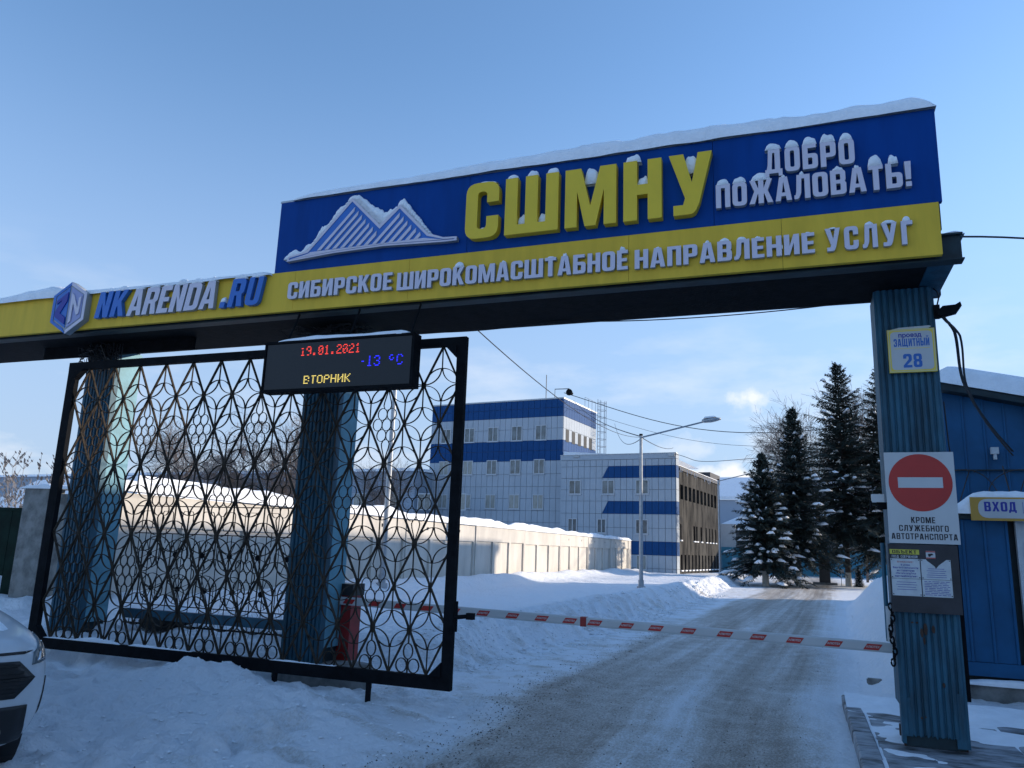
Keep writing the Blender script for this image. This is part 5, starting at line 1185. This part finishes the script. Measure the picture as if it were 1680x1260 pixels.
# ---------------------------------------------------------------- bare trees
def bare(H,seed,spread=.5,droop=0,levels=(9,7,7,4),trunk=.12,tw=.010):
    r=random.Random(seed); segs=[]
    def branch(p,d,l,w,lv):
        k=(6,4,4,3,2)[lv]; pts=[p]; dirs=[]
        for i in range(k):
            j=.10 if lv==0 else .17
            d=(d+Vector((r.uniform(-1,1),r.uniform(-1,1),r.uniform(-.6,.9)))*j+Vector((0,0,(.10 if lv<2 else 0)-droop*(.12*lv if lv>1 else 0)))).normalized()
            q=p+d*l/k; a=max(tw,w*(1-i/k*.8)); b=max(tw*.8,w*(1-(i+1)/k*.8)); segs.append((p,q,a,b)); p=q; pts.append(p); dirs.append(d)
        if lv<len(levels):
            for c in range(levels[lv]):
                t=r.uniform(.22 if lv==0 else .12,1.0); i=min(k-1,int(t*k)); b0=pts[i].lerp(pts[i+1],t*k-i); dd=dirs[i]
                a=r.uniform(0,6.28); u=dd.cross(Vector((math.cos(a),math.sin(a),.2))).normalized(); s_=spread*r.uniform(.7,1.4)
                branch(b0,(dd+u*s_).normalized(),l*(r.uniform(.38,.62)*(1.15-.45*t) if lv==0 else r.uniform(.38,.62)),w*.42,lv+1)
    branch(Vector((0,0,0)),Vector((0,0,1)),H,trunk,0)
    mb=MB()
    for p,q,a,b in segs:
        d=(q-p).normalized(); u=d.cross(Vector((.3,.2,1))).normalized(); v=d.cross(u)
        vs=[p+(u*math.cos(t)+v*math.sin(t))*a for t in (0,2.09,4.19)]+[q+(u*math.cos(t)+v*math.sin(t))*b for t in (0,2.09,4.19)]
        mb.add(vs,[(0,1,4,3),(1,2,5,4),(2,0,3,5)])
    return mb.mesh('branches',m_birch)
bA=bare(14,3,.62,.1,(13,9,8,4),.16,.013); bB=bare(13,8,.6,1.3,(13,9,9,5),.15,.014); bC=bare(6,12,.5,0,(6,5,4),.04,.010)
def bt(me,x,y,s,rz,label,grp,cat='tree',name='bare_tree'):
    zs=[v.co.z for v in me.vertices]; hh=max(zs)
    t=empty(name,(x,y,0),label,cat,grp); k=s/hh; inst('branches',me,t,rot=(0,0,rz),sc=(k,k,k)); return t
g1='bare trees behind the spruces'
bt(bA,1.5,61,14.0,0,'bare leafless tree between the second and tallest spruce',g1)
bt(bA,4.4,63,15.5,2,'bare leafless tree rising between the two tallest spruces',g1)
bt(bB,-1.2,64,12.0,1,'bare leafless tree spreading behind the second spruce top',g1)
g2='bare birches behind the concrete fence'
for i,(x,y,s,rz,lb) in enumerate(((-32,34,8.8,0,'bare birch behind the grille, second dense crown right of the left pillar'),(-29.9,35,8.3,1.2,'slightly lower bare birch close beside the second dense crown'),(-28.2,34,9.2,2.6,'bare birch in the middle of the row behind the grille'),(-26.6,35,9.4,4,'dense bare birch left of the middle pillar, tallest of the row'),(-25.2,34,8.9,5,'bare birch whose crown touches the middle pillar'),(-36.2,36,6.2,3.3,'low bare birch just right of the left pillar'),(-20.2,36,6.4,2,'low bare birch between middle pillar and the striped building'))):
    bt(bB if i%3 else bA,x,y,s,rz,lb,g2)
bt(bC,-13.0,20,2.9,1,'thin bare sapling poking over the fence below the striped building',g2)
# frosted shrubs left
me=MB(); r=random.Random(4)
for k in range(12):
    a=r.uniform(0,6.28); p=Vector((r.uniform(-.5,.5),r.uniform(-.4,.4),0)); d=Vector((math.cos(a)*.25,math.sin(a)*.25,1)).normalized(); pts=[p]
    for i in range(7): d=(d+Vector((r.uniform(-1,1),r.uniform(-1,1),.3))*.10).normalized(); pts.append(pts[-1]+d*.5)
    me.tube(pts,[.02-.0022*i for i in range(8)],4,False)
    for i in range(2,8):
        for q_ in range(4):
            e=(d+Vector((r.uniform(-1,1),r.uniform(-1,1),r.uniform(-.3,.6)))).normalized(); b=pts[i]+e*r.uniform(.25,.6); me.tube([pts[i],b],[.008,.005],3,False)
            for c in range(3):
                o_=pts[i].lerp(b,r.uniform(.3,1)); s=.035; me.add([o_+Vector((-s,0,0)),o_+Vector((0,s,-s)),o_+Vector((s,0,.01)),o_+Vector((0,-s,s*1.4))],[(0,1,2,3)])
shm=me.mesh('branches',m_frost)
for x,y,s,rz,lb in ((-20.5,16,1.0,0,'tall frosted shrub left of the grey end wall'),(-22.5,17,.82,2,'lower frosted shrub at the very left edge above the green gate'),(-18.6,16.5,.85,4,'frosted shrub right behind the grey end wall cap')):
    bt(shm,x,y,s*3.9,rz,lb,'frosted shrubs at the left edge','shrub','shrub')
fw=MB(); r=random.Random(9)
for i in range(260):
    x=-150+r.uniform(-45,45); y=r.uniform(118,135); h=r.uniform(7,11.5)
    for k in range(9):
        a=r.uniform(0,6.28); fw.tube([(x,y,0 if k==0 else h*.3),(x+math.cos(a)*.8*h*.12,y+math.sin(a)*.8,h*.65),(x+math.cos(a)*h*.2,y+math.sin(a)*1.6,h*r.uniform(.8,1.0))],[.12,.07,.02],3,False)
tag(fw.build('far_wood',m_frost),'distant hazy line of frosted trees at the left edge','trees',None,'stuff')
# dry weeds poking from the snow behind the grille
wd=MB(); r=random.Random(2)
for i in range(70):
    x=r.uniform(-8.3,-5.6); y=r.uniform(7.9,9.3); z=float(gz(x,y)); p=[(x,y,z)]
    for k in range(3): p.append((p[-1][0]+r.uniform(-.06,.06),p[-1][1]+r.uniform(-.05,.05),p[-1][2]+r.uniform(.05,.13)))
    wd.tube(p,.003,3,False)
tag(wd.build('dry_weeds',m_birch),'thin dry weed stalks in the snow behind the grille','weeds',None,'stuff')
ty=empty('flower_bed_tyre',(-8.0,8.6,.42),'old snow filled tyre lying behind the left pillar','tyre')
MB().tube([(.33*math.cos(t),.33*math.sin(t),.06) for t in np.linspace(0,2*PI,22)],.10,8,False).build('rubber_ring',m_tyre,ty,smooth=True)
mb=MB(); n=12; mb.add([(.38*math.cos(2*PI*k/n),.38*math.sin(2*PI*k/n),.11) for k in range(n)]+[(.16*math.cos(2*PI*k/n),.16*math.sin(2*PI*k/n),.27) for k in range(n)],[(k,(k+1)%n,(k+1)%n+n,k+n) for k in range(n)]+[tuple(range(n,2*n))]); mb.build('snow_fill',snow,ty,smooth=True)
# snow lumps thrown up by the plough
lm=MB(); r=random.Random(6)
for i in range(1500):
    if i%5: y=8.8+24*r.random()**1.6; x=float(np.interp(y,[8.5,10,15,27,40],[-5.2,-4.3,-3.9,-3.5,-3.3]))+r.uniform(-.7,.55)
    else: y=r.uniform(3.5,7.2); x=r.uniform(-6.0,-2.9)
    s=r.uniform(.008,.024)*(1.0+.05*y)*(1.6 if r.random()<.05 else 1); z=float(0)
    lm.mi and None
    lm.v+= []
    P_=[(s*r.uniform(.7,1.3)*a,s*r.uniform(.7,1.3)*b,s*r.uniform(.25,.7)*c) for a,b,c in ((1,0,0),(0,1,0),(-1,0,0),(0,-1,0),(0,0,1),(0,0,-.6))]
    lm.add([(x+a,y+b,c+1000*0) for a,b,c in P_],[(0,1,4),(1,2,4),(2,3,4),(3,0,4),(1,0,5),(2,1,5),(3,2,5),(0,3,5)])
V=np.array(lm.v); cz=gz(V.reshape(-1,6,3)[:,:,0].mean(1),V.reshape(-1,6,3)[:,:,1].mean(1)); V[:,2]+=np.repeat(cz,6)+.004; lm.v=[tuple(v) for v in V]
tag(lm.build('snow_lumps',snow,smooth=True),'small loose lumps of snow scattered along the bank and entry','snow',None,'stuff')
# grit and frozen dirt along the driveway
gm=MB(); r=random.Random(16); P_=[]
for i in range(2600):
    y=3.6+13*r.random()**1.7; u=r.gauss(.02,.07) if i%3 else r.uniform(.05,.9); x=float(road_l(y)+(road_r(y)-road_l(y))*u); s_g=r.uniform(.003,.010)*(1.8 if r.random()<.03 else 1); a=r.uniform(0,6.28)
    gm.add([(x+s_g*math.cos(a+q),y+s_g*math.sin(a+q)*r.uniform(.7,1.2),0) for q in (0,2.1,4.2)]+[(x,y,s_g*.9)],[(0,1,3),(1,2,3),(2,0,3)])
V=np.array(gm.v); c_=V.reshape(-1,4,3).mean(1); V[:,2]+=np.repeat(gz(c_[:,0],c_[:,1]),4)+.005; gm.v=[tuple(v) for v in V]
tag(gm.build('grit',mat('frozen_grit',(.10,.085,.07),.9,var=.4,vs=30)),'dark grit and frozen dirt crumbs scattered along the driveway edge','grit',None,'stuff')
# ---------------------------------------------------------------- parked SUV at the left edge
car=empty('parked_car',(-4.86,3.10,0.03),'white SUV parked at the left edge, only its front corner in view','car',rz=R(-20))
cs=lambda mb,n,m,**k: mb.build(n,m,car,**k)
# local: x forward (nose near 0), y to the left side, z up
st=[ # x, half width low, half width mid, half width top, z bottom, z belt, z top
 (.03,.66,.74,.66,.24,.66,.86),(-.08,.80,.86,.78,.23,.74,.91),(-.28,.87,.92,.82,.24,.80,.95),(-.55,.90,.925,.80,.25,.86,1.01),(-1.0,.91,.93,.82,.25,.92,1.05),(-1.45,.91,.93,.80,.25,.97,1.09),
 (-1.75,.91,.93,.72,.25,1.0,1.26),(-2.25,.91,.93,.64,.25,1.03,1.60),(-2.9,.91,.93,.63,.25,1.04,1.67),(-3.6,.91,.93,.63,.25,1.05,1.66),(-4.2,.90,.92,.62,.26,1.05,1.58),(-4.5,.86,.90,.62,.30,1.02,1.30),(-4.60,.76,.82,.60,.38,.95,1.10)]
mb=MB(); prof=[]
for x,a,b,c,z0,z1,z2 in st:
    half=[(0,z0),(a*.8,z0),(a,z0+.06),(b,(z0+z1)/2),(b*.995,z1-.03),(b*.965,z1),(c+.02,z2-.05 if z2-z1>.12 else z2-.02),(c*.8,z2),(0,z2+.015)]
    ring=[(x,y,z) for y,z in half]+[(x,-y,z) for y,z in reversed(half[1:-1])]; prof.append(ring)
n=len(prof[0])
for rg in prof: mb.v+=rg
for i in range(len(prof)-1):
    for k in range(n): mb.f.append((i*n+k,i*n+(k+1)%n,(i+1)*n+(k+1)%n,(i+1)*n+k)); mb.mi.append(0)
mb.f+=[tuple(range(n)),tuple(range(len(prof)*n-1,(len(prof)-1)*n-1,-1))]; mb.mi+=[0,0]
body=cs(mb,'body',m_car,smooth=True); fixn(body); sm=body.modifiers.new('s','SUBSURF'); sm.levels=2; sm.render_levels=2
def panel_on(pts,off,m,name,thick=.03):
    """pts: list of (x,y,z) outline on the body, extruded outward a little"""
    P_=[Vector(p) for p in pts]; nrm=Vector((0,0,0)); c=sum(P_,Vector())/len(P_)
    for a,b in zip(P_,P_[1:]+P_[:1]): nrm+=(a-c).cross(b-c)
    nrm.normalize()
    if nrm.x<0 and abs(nrm.x)>.1: nrm=-nrm
    k=len(P_); mb=MB(); mb.add([p+nrm*off for p in P_]+[p+nrm*(off-thick) for p in P_],[tuple(range(k)),tuple(reversed(range(k,2*k)))]+[(i,i+k,(i+1)%k+k,(i+1)%k) for i in range(k)])
    o=cs(mb,name,m); fixn(o); return o
from mathutils.bvhtree import BVHTree
_dg=bpy.context.evaluated_depsgraph_get(); _dg.update(); _em=body.evaluated_get(_dg).to_mesh(); BV=BVHTree.FromPolygons([v.co.copy() for v in _em.vertices],[tuple(p.vertices) for p in _em.polygons])
def patch(quad,m,name,off=.008,d=(1,0,0),n=10,par=None,thick=.012):
    """skin laid on the body: quad corners are cast along -d onto the bodywork"""
    q=[Vector(p) for p in quad]; d=Vector(d).normalized(); mb=MB(); ok=True; T=[];
    for j in range(n+1):
        for i in range(n+1):
            u,v=i/n,j/n; p=q[0].lerp(q[1],u).lerp(q[3].lerp(q[2],u),v); h=BV.ray_cast(p+d*3,-d)
            if h[0] is None: h=(p,d)
            nr=h[1] if h[1].dot(d)>0 else -h[1]; mb.v.append(tuple(h[0]+nr*off)); T.append(tuple(h[0]-nr*thick))
    k=(n+1)*(n+1); mb.v+=T
    for j in range(n):
        for i in range(n): a=j*(n+1)+i; mb.f.append((a,a+1,a+n+2,a+n+1)); mb.mi.append(0)
    rim=[i for i in range(n+1)]+[j*(n+1)+n for j in range(1,n+1)]+[n*(n+1)+i for i in range(n-1,-1,-1)]+[j*(n+1) for j in range(n-1,0,-1)]
    for a,b in zip(rim,rim[1:]+rim[:1]): mb.f.append((a,b,b+k,a+k)); mb.mi.append(0)
    o=mb.build(name,m,par or car,smooth=True); fixn(o); return o
for s in (1,-1):
    patch([(0,0,.545),(0,.66*s,.545),(0,.77*s,.66),(0,0,.66)],m_carblk,'upper_grille',.006)
    patch([(0,0,.66),(0,.77*s,.66),(0,.66*s,.765),(0,0,.785)],m_carblk,'upper_grille',.006)
    for k in range(5): patch([(0,0,.565+.042*k),(0,(.66+.03*k if k<3 else .72-.03*(k-2))*s,.565+.042*k),(0,(.66+.03*k if k<3 else .72-.03*(k-2))*s,.578+.042*k),(0,0,.578+.042*k)],m_tyre,'grille_slat',.018,n=8)
    patch([(0,0,.27),(0,.74*s,.29),(0,.74*s,.50),(0,0,.50)],m_carblk,'lower_bumper',.012)
    patch([(0,0,.22),(0,.45*s,.22),(0,.60*s,.27),(0,0,.27)],m_metal,'skid_plate',.016)
    D=(.75,.66*s,0)
    def cp(y,z): return (-.02-.55*max(0,y-.60)*1.0,y*s,z)
    patch([cp(.70,.735),cp(.82,.745),cp(.93,.90),cp(.72,.81)],m_glass,'headlight',.010,D)
    patch([cp(.73,.755),cp(.82,.76),cp(.89,.85),cp(.76,.80)],m_chrome,'headlight_reflector',.016,D)
    patch([cp(.0,.800),cp(.66,.805),cp(.72,.822),cp(.0,.815)],m_carblk,'hood_gap',.004,D)
    patch([cp(.82,.46),cp(.89,.40),cp(.93,.62),cp(.88,.64)],m_carblk,'side_vent',.008,D)
    cs(MB().tube([(-.06,.56*s,.36),(.045,.56*s,.36)],.04,12),'fog_lamp',m_chrome)
    cs(MB().box((-2.0,.88*s,1.06),(-1.78,1.03*s,1.20)) if s>0 else MB().box((-2.0,-1.03,1.06),(-1.78,-.88,1.20)),'wing_mirror',m_car)
    for x in (-.92,-3.62):
        cs(MB().tube([(x,s*.80,.34),(x,s*.918,.34)],.43,28),'wheel_arch',m_carblk)
        wh=cs(MB().tube([(x,s*.70,.34),(x,s*.935,.34)],.345,24),'wheel',m_tyre)
        MB().tube([(x,s*.93,.34),(x,s*.945,.34)],.22,16).build('rim',m_metal,wh)
    DS=(0,s,.35)
    patch([(-1.95,.8*s,1.14),(-3.9,.8*s,1.16),(-3.8,.7*s,1.5),(-2.45,.7*s,1.5)],m_carglass,'side_windows',.006,DS,14)
patch([(-1.45,-.66,1.13),(-1.45,.66,1.13),(-2.15,.56,1.54),(-2.15,-.56,1.54)],m_carglass,'windscreen',.006,(.8,0,.6),12)
sn=MB(); nn=16
for j in range(nn+1):
    for i in range(nn+1):
        x=-.20-1.2*i/nn; y=-.70+1.40*j/nn; e=min(1,min(i,nn-i,j,nn-j)/2.); zt=float(np.interp(-x,[.1,.28,.55,1.0,1.45],[.935,.975,1.015,1.055,1.095]))*1.0
        h_=BV.ray_cast(Vector((x,y,3)),Vector((0,0,-1)))[0]; sn.v.append((x,y,(h_.z if h_ else zt)+.010*e-.006*(1-e)+.016*e*float(vn(i*.7,j*.7))))
for j in range(nn):
    for i in range(nn): k=j*(nn+1)+i; sn.f.append((k,k+1,k+nn+2,k+nn+1)); sn.mi.append(0)
o=sn.build('snow',snow,smooth=True); o.location=car.location; o.rotation_euler=car.rotation_euler; tag(o,'thin dusting of snow on the hood of the white SUV','snow')
for o in list(S.objects):
    if o.name.split('.')[0] in ('branch_snow','date_digits','temperature_digits','weekday_letters','small_print','screws','icicles','cross_bars'): o['kind']='stuff'
